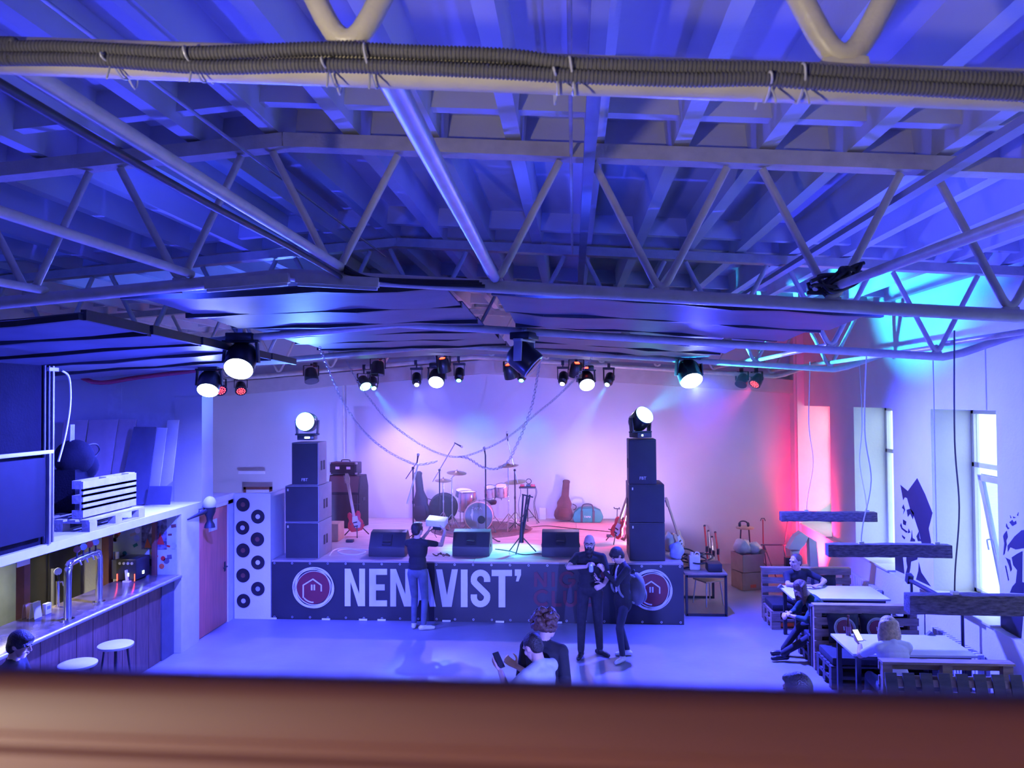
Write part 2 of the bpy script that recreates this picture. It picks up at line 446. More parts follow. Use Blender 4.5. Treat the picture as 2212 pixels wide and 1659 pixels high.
# wall beside the door (parallel to the hall), lintel over the door, wall of the store room and its return
b = MB(); b.bb((XM-.12, 11.58, 1.98), (XM-.02, 12.85, 2.05)); b.bb((XM-.12, 12.66, 0), (XM-.02, 12.97, 2.05))
b.bb((XM-.12, 11.58, 0), (XM-.02, 11.64, 2.05))
b.build('wall_door_side', M['white_paint'], kind='structure')
d = thing('door_1', None, None, (XM-.06, 11.64, 0)); d['kind'] = 'structure'
MB().bb((-.02, 0, .01), (.02, 1.02, 1.97)).build('door_leaf', M['door_wood'], d, bevel=.004)
h = MB(); h.cyl((.02, .93, .95), (.07, .93, .95), .012); h.tube([(.06, .93, .95), (.065, .80, .95)], .011, 8)
h.bb((.018, .905, .87), (.028, .955, 1.03)); h.build('door_handle', M['black'], d)
MB().bb((.02, .36, 1.62), (.024, .64, 1.80)).build('door_notice', M['paper'], d)
# panel that carries the records, and the store-room side wall running back beside the stage
MB().bb((XM, 12.85, 0), (-5.16, 12.97, 2.14)).build('wall_record_panel', M['plaster'], kind='structure')
MB().bb((-5.26, 12.97, 0), (-5.16, 15.2, 2.14)).build('wall_store_side', M['plaster'], kind='structure')
# bar back wall and end wall under the mezzanine
MB().bb((-8.3, 1.2, 0), (-8.15, 11.05, 2.05)).build('wall_bar_back', M['green_grey'], kind='structure')
MB().bb((-8.15, 11.05, 0), (XM-.32, 11.17, 2.05)).build('wall_bar_end', M['plaster'], kind='structure')
# ================================================================== ROOF STEEL
ADDED_BAR = emis('lit_led_bar', (.2, .3, 1.0), 4)
def arc_v(p_l, p_b, p_r, r=.10, k=5):
    """polyline of a tube that comes down from p_l, turns at p_b and goes up to p_r"""
    p_l, p_b, p_r = Vector(p_l), Vector(p_b), Vector(p_r)
    a = p_b + (p_l-p_b).normalized()*r; c = p_b + (p_r-p_b).normalized()*r
    out = [p_l, a]
    for i in range(1, k):
        t = i/k; out.append(a*(1-t)**2 + p_b*(2*t*(1-t)) + c*t*t)
    return out + [c, p_r]

NODES = [-.53 + 1.157*k for k in range(-6, 5)]
tl = {0: 'cream tubular roof truss behind the balcony', 1: 'nearest cream tubular roof truss carrying two corrugated conduits',
      2: 'second roof truss from the camera, spanning the whole hall', 3: 'third roof truss from the camera, carrying the side-on black moving head',
      4: 'fourth roof truss from the camera, above the stage front edge', 5: 'farthest roof truss, above the drums in front of the back wall'}
for i, ty in enumerate(TY):
    t = thing('roof_truss', tl[i], 'roof truss', (RX, ty, 0), group='roof trusses')
    def L(x, z, dy=0): return Vector((x-RX, dy, z))
    for s, xe in ((-1, XL), (1, XR)):
        q = MB(); q.bar(L(RX, zrib(RX)-.075), L(xe, zrib(xe)-.075), .10, .14, up=(0, 1, 0))
        q.v = q.v; q.build('top_chord', M['cream'], t)
    xk0, xk1 = NODES[0]-.35, NODES[-1]+.12
    pts = [L(XL+.05, zbot(XL)+.42), L(xk0-.15, zbot(xk0)+.02), L(xk0+.05, zbot(xk0))]
    pts += [L(RX, zbot(RX))]
    pts += [L(xk1-.05, zbot(xk1)), L(xk1+.15, zbot(xk1)+.04), L(XR-.05, zbot(XR)+.32)]
    MB().tube(pts, .046, 14).build('bottom_chord', M['cream'], t, smooth=1)
    for x in NODES:
        if i == 1 and not (-2 < x < 3): continue
        xl, xr = x-.46, x+.46
        xl = max(xl, XL+.1); xr = min(xr, XR-.1)
        p = arc_v(L(xl, zrib(xl)-.14), L(x, zbot(x)+.010), L(xr, zrib(xr)-.14), .12)
        MB().tube(p, .028, 10).build('web_member', M['cream'], t, smooth=1)
        MB().box(L(x, zbot(x)+.038), (.11, .045, .04)).build('weld_plate', M['cream'], t, bevel=.015)

# lengthwise braces and trays
def run(name, pts, r, m, label, cat, n=10, box=None, group=None):
    q = MB()
    if box: q.bar(pts[0], pts[-1], box[0], box[1], up=(0, 0, 1))
    else: q.tube(pts, r, n)
    return q.build(name, m, smooth=None if box else 1, label=label, cat=cat, group=group)
run('brace_pipe', [(-1.52, 1.8, 4.64), (-1.63, 5.4, 4.66)], .030, M['cream'], 'cream brace pipe with a black cable strapped underneath, left of centre', 'pipe')
q = MB(); q.tube(smooth_path([(-1.52, 1.8, 4.56), (-1.55, 3.0, 4.555), (-1.58, 4.2, 4.575), (-1.62, 5.3, 4.58), (-1.70, 5.36, 4.6)], 6), .017, 8)
q.build('cable', M['black'], smooth=1, label='black cable strapped under the left of centre brace pipe', cat='cable')
run('brace_pipe', [(-.44, 1.8, 4.50), (-.53, 5.4, 4.56)], .034, M['galv'], 'shiny brace pipe running to the second truss just left of the middle', 'pipe')
run('brace_pipe', [(-2.72, 1.8, 4.62), (-2.76, 5.4, 4.64)], .030, M['cream'], 'cream brace pipe at far left of the near bay', 'pipe')
run('brace_pipe', [(1.90, 1.8, 4.42), (1.80, 5.4, 4.46)], .030, M['cream'], 'cream brace pipe at the right running to the taped node', 'pipe')
run('brace_pipe', [(-3.9, 1.8, 4.5), (-3.88, 5.4, 4.54)], .030, M['cream'], 'lower cream brace pipe at the left edge of the ceiling', 'pipe')
run('cable_tray', [(2.42, 1.0, 5.16), (2.42, 16.2, 5.14)], 0, M['tray'], 'long grey cable tray under the roof on the right', 'cable tray', box=(.09, .05))
run('cable_tray', [(.13, 1.0, 5.31), (.13, 13.0, 5.29)], 0, M['tray'], 'straight cable tray under the roof in the middle', 'cable tray', box=(.075, .05))
run('conduit_line', [(-2.25, 1.0, 5.43), (-2.2, 9.0, 5.43)], .012, M['galv'], 'thin metal conduit under the ridge left of the middle', 'conduit')
run('lighting_pipe', [(.0, 1.0, 5.40), (.02, 9.0, 5.40)], .012, M['cream'], 'thin cream conduit beside the middle cable tray', 'conduit')
for x, y0, y1, z, lab in ((3.0, 9.0, 12.6, 4.32, 'cream brace pipe between third and fourth truss on the right'),
                          (4.1, 9.0, 12.6, 4.26, 'cream brace pipe along the right wall beyond the third truss'),
                          (4.1, 12.6, 16.2, 4.27, 'cream brace pipe along the right wall above the stage end'),
                          (2.96, 12.6, 16.2, 4.34, 'cream brace pipe between fourth and farthest truss on the right'),
                          (4.2, 5.4, 9.0, 4.30, 'cream brace pipe along the right wall before the third truss')):
    run('brace_pipe', [(x, y0, z), (x, y1, z)], .03, M['cream'], lab, 'pipe')

# corrugated conduits on the near truss
def corrugated(path, r, pitch, label):
    P = smooth_path(path, 24)
    # resample by arc length
    ds = [0]
    for i in range(1, len(P)): ds.append(ds[-1] + (P[i]-P[i-1]).length)
    n = int(ds[-1]/pitch)*4; out = []; rr = []; j = 0
    for i in range(n+1):
        s = ds[-1]*i/n
        while j < len(ds)-2 and ds[j+1] < s: j += 1
        t = (s-ds[j])/max(1e-9, ds[j+1]-ds[j]); out.append(P[j].lerp(P[j+1], t))
        rr.append(r if i % 4 in (0, 1) else r*.84)
    MB().tube(out, r, 14, True, rr).build('corrugated_conduit', M['conduit'], smooth=.4, label=label, cat='conduit', group='corrugated conduits on the near truss')
c1 = [(-90, 96), (0, 103), (120, 103), (300, 112), (420, 116), (700, 106), (900, 113), (1100, 121), (1230, 138), (1400, 144), (1700, 150), (1850, 160), (2212, 174), (2320, 178)]
c2 = [(-90, 130), (0, 127), (200, 129), (450, 145), (700, 141), (1000, 151), (1250, 165), (1480, 172), (1650, 170), (1800, 181), (2212, 203), (2320, 207)]
corrugated([Vector((x, 1.735, zbot(x)+.045)) for x in (-5, -3)] + [atY(x, y, 1.735) for x, y in c1] + [Vector((x, 1.735, zbot(x)+.03)) for x in (2.2, 4.2)], .0172, .0092, 'upper ribbed grey conduit tied along the nearest roof truss')
corrugated([Vector((x, 1.735, zbot(x)+.008)) for x in (-5, -3)] + [atY(x, y, 1.735) for x, y in c2] + [Vector((x, 1.735, zbot(x)-.006)) for x in (2.2, 4.2)], .0172, .0092, 'lower ribbed grey conduit tied along the nearest roof truss')
# clear cable ties round chord and conduits
def lerp_px(c, x):
    for (x0, y0), (x1, y1) in zip(c, c[1:]):
        if x0 <= x <= x1: return y0 + (y1-y0)*(x-x0)/(x1-x0)
    return c[-1][1]
words = ['leftmost', 'second', 'third', 'fourth', 'fifth', 'sixth', 'seventh', 'rightmost']
for k, x in enumerate((222, 400, 697, 788, 1197, 1232, 1665, 1737)):
    y0 = (lerp_px(c2, x) if k % 2 == 0 else lerp_px(c1, x)) - 16
    p0 = atY(x-2, y0, 1.715); c = atY(x+6, y0, 1.72)
    zb = zbot(p0.x)-.05
    q = MB()
    pth = [Vector((p0.x, 1.80, p0.z+.004)), p0, Vector((p0.x+.004, 1.713, (p0.z+zb)/2)), Vector((p0.x+.008, 1.745, zb+.012)), Vector((p0.x+.008, 1.79, zb-.004)), Vector((p0.x+.006, 1.85, zb+.03)), Vector((p0.x, 1.852, p0.z-.03)), Vector((p0.x, 1.80, p0.z+.004))]
    q.tube(smooth_path(pth, 4), .0028, 6)
    q.tube([(p0.x+.008, 1.735, zb+.006), (p0.x+.012, 1.72, zb-.02), (p0.x+.012, 1.715, zb-.035)], .0026, 6)
    q.build('cable_tie', M['clear'], smooth=1, label='%s clear cable tie on the nearest truss, counted along the conduits' % words[k], cat='cable tie', group='cable ties on the near truss')

# taped cable knot at the second truss, right
q = MB(); c = Vector((1.80, 5.33, 4.50))
rnd = random.Random(3)
for k in range(9):
    pts = [c + Vector((rnd.uniform(-.09, .09)+dx*.8, rnd.uniform(-.05, .03), rnd.uniform(-.07, .07)+dx*.35)) for dx in (-.2, -.08, .03, .1)]
    q.tube(smooth_path(pts, 5), .013, 8)
q.ball(c+Vector((.03, 0, .05)), (.035, .035, .04))
q.build('cable_bundle', M['black'], smooth=1, label='black knotted cable bundle taped to second truss at right', cat='cable bundle')
q = MB()
for k in range(3):
    pts = [(-.6-.02*k, 5.34, 4.50+.015*k), (-1.2, 5.34, 4.535+.01*k), (-1.45, 5.33, 4.58), (-1.60, 5.34, 4.62+.02*k)]
    q.tube(smooth_path(pts, 5), .014, 8)
q.build('cable_bundle', M['black'], smooth=1, label='black cables taped along second truss left of the middle', cat='cable bundle')
# lamp housings (tube battens) fixed under the second truss
for x0, x1, lab in ((-2.62, -2.0, 'grey batten lamp clamped under second truss near the ridge'), (-1.95, -1.35, 'grey batten lamp clamped under second truss beside the cables')):
    t = thing('batten_lamp', lab, 'lamp', (x0, 5.33, zbot(x0)-.03))
    d = Vector((x1-x0, 0, zbot(x1)-zbot(x0)))
    MB().bar((0, 0, 0), d, .07, .05, up=(0, 1, 0)).build('housing', M['cream'], t, bevel=.006)
    MB().bar(d*.02+Vector((0, 0, -.035)), d*.98+Vector((0, 0, -.035)), .04, .02, up=(0, 1, 0)).build('diffuser', M['white_paint'], t)

# LED bars added unseen behind the lower chord of the second truss wash the roof above the hanging sheets
for x, w, lab in ((-6.2, 26, 'blue LED bar behind the second truss above the bar'), (-3.2, 26, 'blue LED bar behind the second truss near the ridge'), (-.1, 26, 'blue LED bar behind the second truss in the middle'), (2.6, 26, 'blue LED bar behind the second truss at the right')):
    t = thing('led_bar', lab, 'stage lamp', (x, 5.52, zbot(x)+.01), group='LED bars on the second truss')
    MB().box((0, 0, 0), (.60, .05, .05)).build('housing', M['black'], t, bevel=.006)
    MB().box((0, .027, .012), (.56, .004, .02)).build('diffuser', ADDED_BAR, t)
    spot(t, (0, .05, .03), (0, 1, .30), (.03, .06, 1.0), w, 150, .9, .12)

# ================================================================== HANGING CEILING SHEETS
def sheet_row(x0, x1, y0, y1, z0, z1, lab, m, drop=0.0, fascia=.075):
    """one sheet with a dark batten under its near edge; z at the two x ends"""
    t = thing('ceiling_sheet', lab, 'ceiling panel', ((x0+x1)/2, y0, (z0+z1)/2), group='hanging ceiling sheets')
    cx, cz = (x0+x1)/2, (z0+z1)/2
    def P(x, y, dz):
        f = (x-x0)/(x1-x0); return Vector((x-cx, y-y0, z0+(z1-z0)*f-cz+dz))
    b = MB(); V = []; n = 8
    rnd = random.Random(sum(map(ord, lab)))
    sag = [rnd.uniform(-.018, .018) for _ in range(n+1)]
    for j, y in ((0, y0), (1, y1)):
        for k in range(n+1):
            x = x0+(x1-x0)*k/n; V.append(P(x, y, (0 if j == 0 else drop)+sag[k]*(.7 if j == 0 else 1)))
    nb = len(V)
    V += [v+Vector((0, 0, .012)) for v in V]
    Fs = []
    for k in range(n):
        Fs.append((k, n+1+k, n+2+k, k+1)); Fs.append((nb+k, nb+k+1, nb+n+2+k, nb+n+1+k))
        Fs.append((k, k+1, nb+k+1, nb+k)); Fs.append((n+1+k, nb+n+1+k, nb+n+2+k, n+2+k))
    b.add(V, Fs); b.build('sheet', m, t, smooth=.8)
    q = MB()
    for k in range(n):
        xa, xb = x0+(x1-x0)*k/n, x0+(x1-x0)*(k+1)/n
        q.bar(P(xa, y0-.03, -fascia/2+sag[k]), P(xb, y0-.03, -fascia/2+sag[k+1]), .05, fascia, up=(0, 1, 0))
    q.build('batten', M['black'], t)
    return t
ordn = ['nearest', 'second', 'third', 'fourth', 'fifth', 'sixth', 'farthest']
for k in range(7):
    y0 = 5.95+1.22*k; y1 = y0+1.12
    sheet_row(-3.60-.09*k, -1.02, y0, y1, zbot(-3.6)+.08, zbot(-1.0)+.08, '%s dark hanging ceiling sheet of the middle row above the stage' % ordn[k], M['sheet'], drop=-.05)
    y0 = 6.05+1.28*k; y1 = y0+1.18
    xr = 2.35 - .06*k
    sheet_row(-.62, xr, y0, y1, zbot(-.62)+.08, zbot(xr)+.08, '%s dark hanging ceiling sheet of the right-hand row above the stage' % ordn[k], M['sheet'], drop=-.05)
for k in range(5):
    y0 = 6.10+1.10*k; y1 = y0+1.0; xr = -4.05-.04*k
    sheet_row(-8.6, xr, y0, y1, zbot(xr)-.28-.02*k, zbot(xr)-.02-.02*k, '%s dark hanging ceiling sheet of the left-hand row above the bar' % (ordn[k] if k < 4 else 'farthest'), M['sheet_pale'] if k > 2 else M['sheet'], drop=-.05, fascia=.07)
    # the frame edge along the aisle
    b = MB(); b.bar((xr, y0, zbot(xr)-.03-.02*k), (xr-.02, y1, zbot(xr)-.06-.02*k), .05, .09)
    b.build('edge_beam', M['black'], label='%s black edge beam of the left-hand ceiling sheets' % (ordn[k] if k < 4 else 'farthest'), cat='beam', group='edge beams of the left ceiling sheets')
# ================================================================== STAGE LAMPS
E_WHITE = emis('lit_lens_white', (0.62, 0.78, 1.0), 22)
E_BLUE = emis('lit_lens_blue', (0.45, 0.55, 1.0), 14)
E_CYAN = emis('lit_lens_cyan', (0.25, 0.85, 1.0), 16)
E_GREEN = emis('lit_lens_green', (0.1, 1.0, 0.75), 14)
E_RED = emis('lit_leds_red', (1.0, 0.04, 0.05), 9)
E_DISP = emis('red_display', (1.0, 0.05, 0.02), 9)
E_DISPW = emis('white_display', (0.6, 0.8, 1.0), 6)
C_BLUE = (0.042, 0.052, 1.0); C_CYAN = (0.05, 0.75, 1.0); C_PINK = (1.0, 0.16, 0.62); C_RED = (1.0, 0.015, 0.10)
C_VIOLET = (0.45, 0.16, 1.0); C_LAV = (0.62, 0.5, 1.0); C_TEAL = (0.02, 1.0, 0.7)

def rounded(D, L):
    return [(.02*D, -.52*L), (.30*D, -.52*L), (.43*D, -.44*L), (.50*D, -.25*L), (.50*D, .30*L), (.485*D, .40*L), (.465*D, .42*L)]

def moving_head(label, pos, aim, D=.36, hung=True, lens=E_WHITE, display=None, light=None, group=None, yaw=None, body=None, trim=None, gap=None):
    """pos is the tilt pivot of the head; parts: base, yoke, head, lens, display, clamp"""
    pos = Vector(pos); aim = Vector(aim).normalized(); s = 1 if hung else -1
    body = body or M['black_gloss']
    t = thing('moving_head_lamp', label, 'stage lamp', pos, group=group)
    side = aim.cross(Vector((0, 0, 1)))
    if side.length < .2: side = Vector((1, 0, 0))
    if yaw is not None: side = Vector((math.cos(yaw), math.sin(yaw), 0))
    side.z = 0; side.normalize()
    Rz = Matrix.Rotation(math.atan2(side.y, side.x), 3, 'Z')
    zb = s*.64*D
    b = MB(); b.box((0, 0, zb+s*.13*D), (.86*D, .72*D, .26*D), Rz); b.build('base', body, t, bevel=.02*D*2)
    y = MB()
    for k in (-1, 1):
        o = side*(.57*D*k)
        y.bar(o + Vector((0, 0, -s*.10*D)), o*.9 + Vector((0, 0, zb*.98)), .07*D, .30*D, up=side.cross(Vector((0, 0, 1))))
    y.bar(side*(-.6*D)+Vector((0, 0, zb*.97)), side*(.6*D)+Vector((0, 0, zb*.97)), .30*D, .09*D)
    y.build('yoke', trim or body, t, bevel=.012*D*2)
    Mh = frame((0, 0, 0), aim)
    h = MB(); h.lathe(rounded(D, D*1.05), Mh, 28); h.build('head', body, t, smooth=.7)
    l = MB(); l.lathe([(.0005, .47*D), (.22*D, .468*D), (.42*D, .455*D), (.465*D, .44*D)], Mh, 28); l.build('lens', lens, t, smooth=1)
    if trim:
        r = MB(); r.torus((0, 0, 0), .46*D, .03*D, Mh @ T(0, 0, .43*D)); r.build('lens_ring', trim, t, smooth=1)
    if display:
        dn = Vector((-pos.x, -pos.y, 0)).normalized()
        MB().box(dn*(.375*D)+Vector((0, 0, zb+s*.13*D)), (.28*D, .02, .09*D), basis(dn).to_3x3() @ Matrix.Rotation(PI/2, 3, 'X') if False else Matrix.Rotation(math.atan2(dn.y, dn.x)+PI/2, 3, 'Z')).build('display', display, t)
    if hung:
        c = MB(); hook(c, pos, zb+s*.26*D, .022); c.build('clamp', M['galv'], t)
    if light:
        spot(t, aim*(.53*D), light.get('dir', aim), light['col'], light['w'], light.get('cone', 50), light.get('blend', .6), .12*D*1.5)
    return t

def hook(c, pos, z0, r):
    """drop rod and side arm from the fixture up to the nearest truss's lower chord"""
    ty = min(TY, key=lambda q: abs(q-pos.y)); zt = max(zbot(pos.x)-pos.z, z0+.03)
    c.cyl((0, 0, z0), (0, 0, zt), r, 8); dy = ty-pos.y
    if abs(dy) > .02: c.bar((0, 0, zt), (0, dy, zt), .03, .03)
    c.box((0, dy, zt), (.06, .10, .10))

def par_can(label, pos, aim, D=.22, lens=M['lens_dark'], leds=None, light=None, display=None, group=None, top=None):
    """hung LED par: head, lens, bracket, clamp"""
    pos = Vector(pos); aim = Vector(aim).normalized()
    t = thing('par_lamp', label, 'stage lamp', pos, group=group)
    Mh = frame((0, 0, 0), aim)
    h = MB(); h.lathe([(.02*D, -.55*D), (.34*D, -.55*D), (.42*D, -.45*D), (.50*D, .1*D), (.52*D, .45*D), (.47*D, .45*D)], Mh, 24); h.build('head', M['black_gloss'], t, smooth=.7)
    MB().lathe([(.0005, .455*D), (.46*D, .453*D)], Mh, 24).build('lens', lens, t)
    if leds:
        q = MB()
        for rr, n in ((0, 1), (.16, 6), (.33, 12)):
            for k in range(n):
                a = 2*PI*k/n; q.lathe([(.0004, .475*D), (.055*D, .465*D)], Mh @ T(rr*D*math.cos(a), rr*D*math.sin(a), 0), 8)
        q.build('led_array', leds, t)
    side = aim.cross(Vector((0, 0, 1)))
    side = Vector((1, 0, 0)) if side.length < .2 else side.normalized()
    zt = .75*D
    b = MB()
    for k in (-1, 1): b.bar(side*(.55*D*k), side*(.55*D*k)+Vector((0, 0, zt)), .012, .05, up=side.cross(Vector((0, 0, 1))))
    b.bar(side*(-.55*D)+Vector((0, 0, zt)), side*(.55*D)+Vector((0, 0, zt)), .05, .012); b.build('bracket', M['black'], t)
    c = MB(); hook(c, pos, zt, .016); c.build('clamp', M['black'], t)
    if display:
        MB().box(-aim*(.57*D)+Vector((0, 0, 0)), (.30*D, .30*D, .012), basis(aim)).build('display', display, t)
    if light: spot(t, aim*(.5*D), light.get('dir', aim), light['col'], light['w'], light.get('cone', 60), light.get('blend', .8), .06)
    return t

def beam_spot(label, pos, aim, D=.17, lens=E_WHITE, light=None, group=None):
    """slim scanning spot: body, nose, lens, bracket"""
    pos = Vector(pos); aim = Vector(aim).normalized()
    t = thing('spot_lamp', label, 'stage lamp', pos, group=group)
    Mh = frame((0, 0, 0), aim)
    h = MB(); h.lathe([(.02*D, -.95*D), (.45*D, -.95*D), (.52*D, -.8*D), (.52*D, .35*D), (.34*D, .55*D), (.34*D, .75*D), (.27*D, .75*D)], Mh, 20); h.build('body', M['black_gloss'], t, smooth=.6)
    MB().lathe([(.0005, .80*D), (.16*D, .785*D), (.265*D, .752*D)], Mh, 18).build('lens', lens, t, smooth=1)
    side = aim.cross(Vector((0, 0, 1))); side = Vector((1, 0, 0)) if side.length < .2 else side.normalized()
    b = MB()
    for k in (-1, 1): b.bar(side*(.58*D*k), side*(.58*D*k)+Vector((0, 0, 1.25*D)), .012, .06, up=side.cross(Vector((0, 0, 1))))
    b.box((0, 0, 1.32*D), (1.3*D, .9*D, .25*D)); b.build('bracket', M['black'], t)
    c = MB(); hook(c, pos, 1.4*D, .014); c.build('clamp', M['black'], t)
    if light: spot(t, aim*(.86*D), light.get('dir', aim), light['col'], light['w'], light.get('cone', 14), light.get('blend', .3), .03)
    return t

def P3(x, y, Y): return atY(x, y, Y)
def toward(p, q): return (Vector(q)-Vector(p)).normalized()

# big blue washes on the trusses
p = P3(521, 778, 8.98)
moving_head('large lit wash lamp hanging over the bar end of the third truss', p, (.10, -.70, -.70), .36, True, E_WHITE, None, dict(col=C_BLUE, w=1700, cone=170, blend=1, dir=(-.5, .08, -.72)), 'big wash lamps', gap=.05)
p = P3(452, 828, 11.35)
moving_head('lit wash lamp hanging left of the left speaker tower', p, (.14, -.62, -.75), .33, True, E_WHITE, None, dict(col=C_BLUE, w=1100, cone=150, blend=1, dir=(.25, -.55, -.75)), 'big wash lamps')
p = P3(1488, 806, 12.58)
moving_head('lit wash lamp hanging right of the right speaker tower', p, (.16, -.62, -.75), .38, True, E_WHITE, None, dict(col=C_BLUE, w=2900, cone=140, blend=1, dir=(.42, -.60, -.68)), 'big wash lamps')
p = P3(1133, 775, 8.95)
moving_head('unlit black moving head seen side-on under the middle of the third truss', p, (.75, -.1, -.65), .34, True, M['lens_dark'], None, None, 'big wash lamps', trim=M['galv'], yaw=1.2)
# heads standing on the speaker towers
p = P3(664, 912, 13.1)
moving_head('lit moving head on the left speaker tower, lens towards the camera', p, (.07, -.98, .10), .34, False, E_CYAN, E_DISPW, dict(col=(.06, .13, 1.0), w=230, cone=130, blend=1, dir=(.0, -.85, .4)), 'moving heads on the speaker towers')
p = P3(1383, 906, 13.12)
moving_head('lit moving head on the right speaker tower, tilted upwards', p, (.40, -.66, .48), .34, False, E_CYAN, E_DISPW, dict(col=(.03, .52, 1.0), w=1300, cone=58, blend=.9, dir=(.79, -.30, .56)), 'moving heads on the speaker towers')
# row on the farthest truss
YS = 16.15
p = P3(944, 816, YS)
moving_head('round lit wash lamp above the drums, left of two', p, (.0, -.75, -.66), .34, True, E_BLUE, None, dict(col=(.26, .20, 1.0), w=320, cone=175, blend=1, dir=(-.3, -.05, -.9)), 'washes on the farthest truss')
p = P3(1266, 822, YS)
moving_head('round lit wash lamp behind the chains, right of two', p, (.12, -.75, -.64), .34, True, E_BLUE, E_DISP, dict(col=(.60, .40, .95), w=110, cone=170, blend=1, dir=(-.05, -.05, -.9)), 'washes on the farthest truss')
for x, y, aim, lab in ((672, 812, (.25, -.35, -.9), 'black par lamp with red display left of the chains'),
                       (816, 797, (.0, -.2, -.98), 'black par lamp with red display above the spotted wash'),
                       (958, 790, (.1, .3, -.95), 'black par lamp with red display above the drum wash'),
                       (1102, 803, (.2, .35, -.9), 'black par lamp with red display beside the big unlit head'),
                       (1245, 800, (-.1, .35, -.93), 'black par lamp with red display behind the hanging chain')):
    par_can(lab, P3(x, y, YS-.22), aim, .29, M['lens_dark'], None, None, E_DISP, 'black par lamps on the farthest truss', top=.08)
par_can('bright par lamp tilted right at the left of the stage', P3(786, 827, YS), (.45, -.55, -.7), .26, E_CYAN, None, dict(col=(.45, .25, 1.0), w=200, cone=100, dir=(.3, .3, -.8)), E_DISP, 'lit par lamps', top=.1)
for x, y, aim, lens, col, w, lab in ((806, 830, (.30, -.70, -.62), E_CYAN, C_CYAN, 500, 'slim spot lamp with cyan lens beside the bright par'),
                     (900, 822, (.16, -.72, -.66), E_WHITE, C_BLUE, 260, 'slim spot lamp with white lens, left of the drum wash'),
                     (992, 812, (.02, -.68, -.72), E_GREEN, C_TEAL, 260, 'slim spot lamp with green lens, right of the drum wash'),
                     (1127, 812, (-.03, -.68, -.72), E_GREEN, C_TEAL, 260, 'slim spot lamp with green lens behind the big unlit head'),
                     (1216, 820, (-.10, -.72, -.66), E_WHITE, C_BLUE, 260, 'slim spot lamp with white lens left of the chains'),
                     (1315, 822, (-.28, -.70, -.62), E_CYAN, C_CYAN, 500, 'slim spot lamp with cyan lens right of the chains')):
    p = P3(x, y, YS+.10)
    tgt = {806: ((-1.55, 13.85, 1.0), 21, (.05, .50, 1), 1500), 1315: ((-1.25, 13.9, 1.0), 20, (.05, .55, 1), 1500), 900: ((-1.2, 8.9, 0), 26, (.16, .26, 1), 520), 1216: ((-.4, 9.6, 0), 26, (.10, .16, 1), 300), 992: ((-2.2, 17.6, 3.1), 40, C_TEAL, 14), 1127: ((-.95, 17.6, 3.1), 40, C_TEAL, 14)}[x]
    beam_spot(lab, p, aim, .19, lens, dict(col=tgt[2], w=tgt[3], cone=tgt[1], blend=.9, dir=toward(p, tgt[0])), 'slim spots on the farthest truss')
par_can('dark par lamp at the right end of the farthest truss', P3(1603, 822, YS), (-.35, -.5, -.75), .24, M['lens_dark'], None, None, None, 'pars at the right of the stage', top=.06)
par_can('red lit par lamp at the right end of the farthest truss', P3(1635, 822, YS), (-.55, -.45, -.7), .24, M['lens_dark'], E_RED, dict(col=(1, .05, .28), w=1100, cone=50, dir=(-.80, -.10, -.66)), None, 'pars at the right of the stage', top=.06)
par_can('red lit par lamp at the left, under the partition wall', P3(520, 838, 16.15), (.35, -.65, -.65), .24, M['lens_dark'], E_RED, dict(col=(1,.1,.35), w=150, cone=60, dir=(.8, -.05, -.5)), None, 'pars at the left of the stage', top=.12)
par_can('red lit par lamp hidden beside the left hanging wash', P3(474, 838, 12.6), (.6, -.6, -.5), .20, M['lens_dark'], E_RED, None, None, 'pars at the left of the stage', top=.2)
# red flood standing on the floor in the right corner
t = thing('floor_flood_lamp', 'red floodlight standing in the corner behind the red cut-out', 'stage lamp', (4.30, 15.7, .45))
MB().box((0, 0, 0), (.24, .16, .2)).build('housing', M['black'], t, bevel=.01)
MB().box((0, .084, 0), (.2, .006, .16)).build('lens', E_RED, t)
spot(t, (.02, .10, .05), (.75, .3, .45), C_RED, 430, 125, .9, .1)

# unseen floods added behind record panel and speaker tower colour the back wall
def added_flood(label, loc, col, w, d, cone=140):
    t = thing('stage_flood_lamp', label, 'stage lamp', loc, group='floods behind the speaker towers')
    MB().box((0, 0, .17), (.24, .12, .18)).build('housing', M['black'], t, bevel=.01)
    MB().box((0, .063, .17), (.21, .006, .15)).build('lens', E_BLUE, t)
    MB().bb((-.12, -.05, 0), (.12, .05, .012)).build('foot', M['black'], t)
    for s in (-1, 1): MB().bb((s*.125-.005, -.015, 0), (s*.125+.005, .015, .18)).build('bracket_arm', M['black'], t)
    spot(t, (0, .08, .18), d, col, w, cone, 1, .1)
added_flood('blue floodlight on the floor behind the record panel', (-5.52, 13.7, 0), (.17, .20, 1.0), 330, (.05, 1, .75))
added_flood('lilac floodlight on the stage behind the right speaker tower', (1.28, 14.15, 1.0), (.52, .37, .92), 190, (-.4, 1, .42))

# unseen LED uplights added on the floor of the near hall, below the balcony rail, wash the roof blue
def added_uplight(label, loc, w, d):
    t = thing('uplight', label, 'stage lamp', loc, group='floor uplights below the balcony')
    MB().lathe([(.02, .06), (.10, .06), (.12, .10), (.13, .24), (.115, .24)], None, 24).build('housing', M['black'], t, smooth=.7)
    MB().lathe([(.001, .225), (.115, .225)], None, 24).build('lens', E_BLUE, t)
    MB().bb((-.14, -.03, 0), (.14, .03, .012)).build('floor_bracket', M['black'], t)
    for s in (-1, 1): MB().bb((s*.14-.006, -.02, 0), (s*.14+.006, .02, .16)).build('bracket_arm', M['black'], t)
    spot(t, (0, 0, .26), d, C_BLUE, w, 160, 1, .1)
added_uplight('blue uplight on the floor by the bar, below the balcony', (-4.7, 7.6, 0), 430, (.05, -.4, 1))
added_uplight('blue uplight on the floor by the window wall, below the balcony', (2.4, 7.6, 0), 270, (.05, -.4, 1))

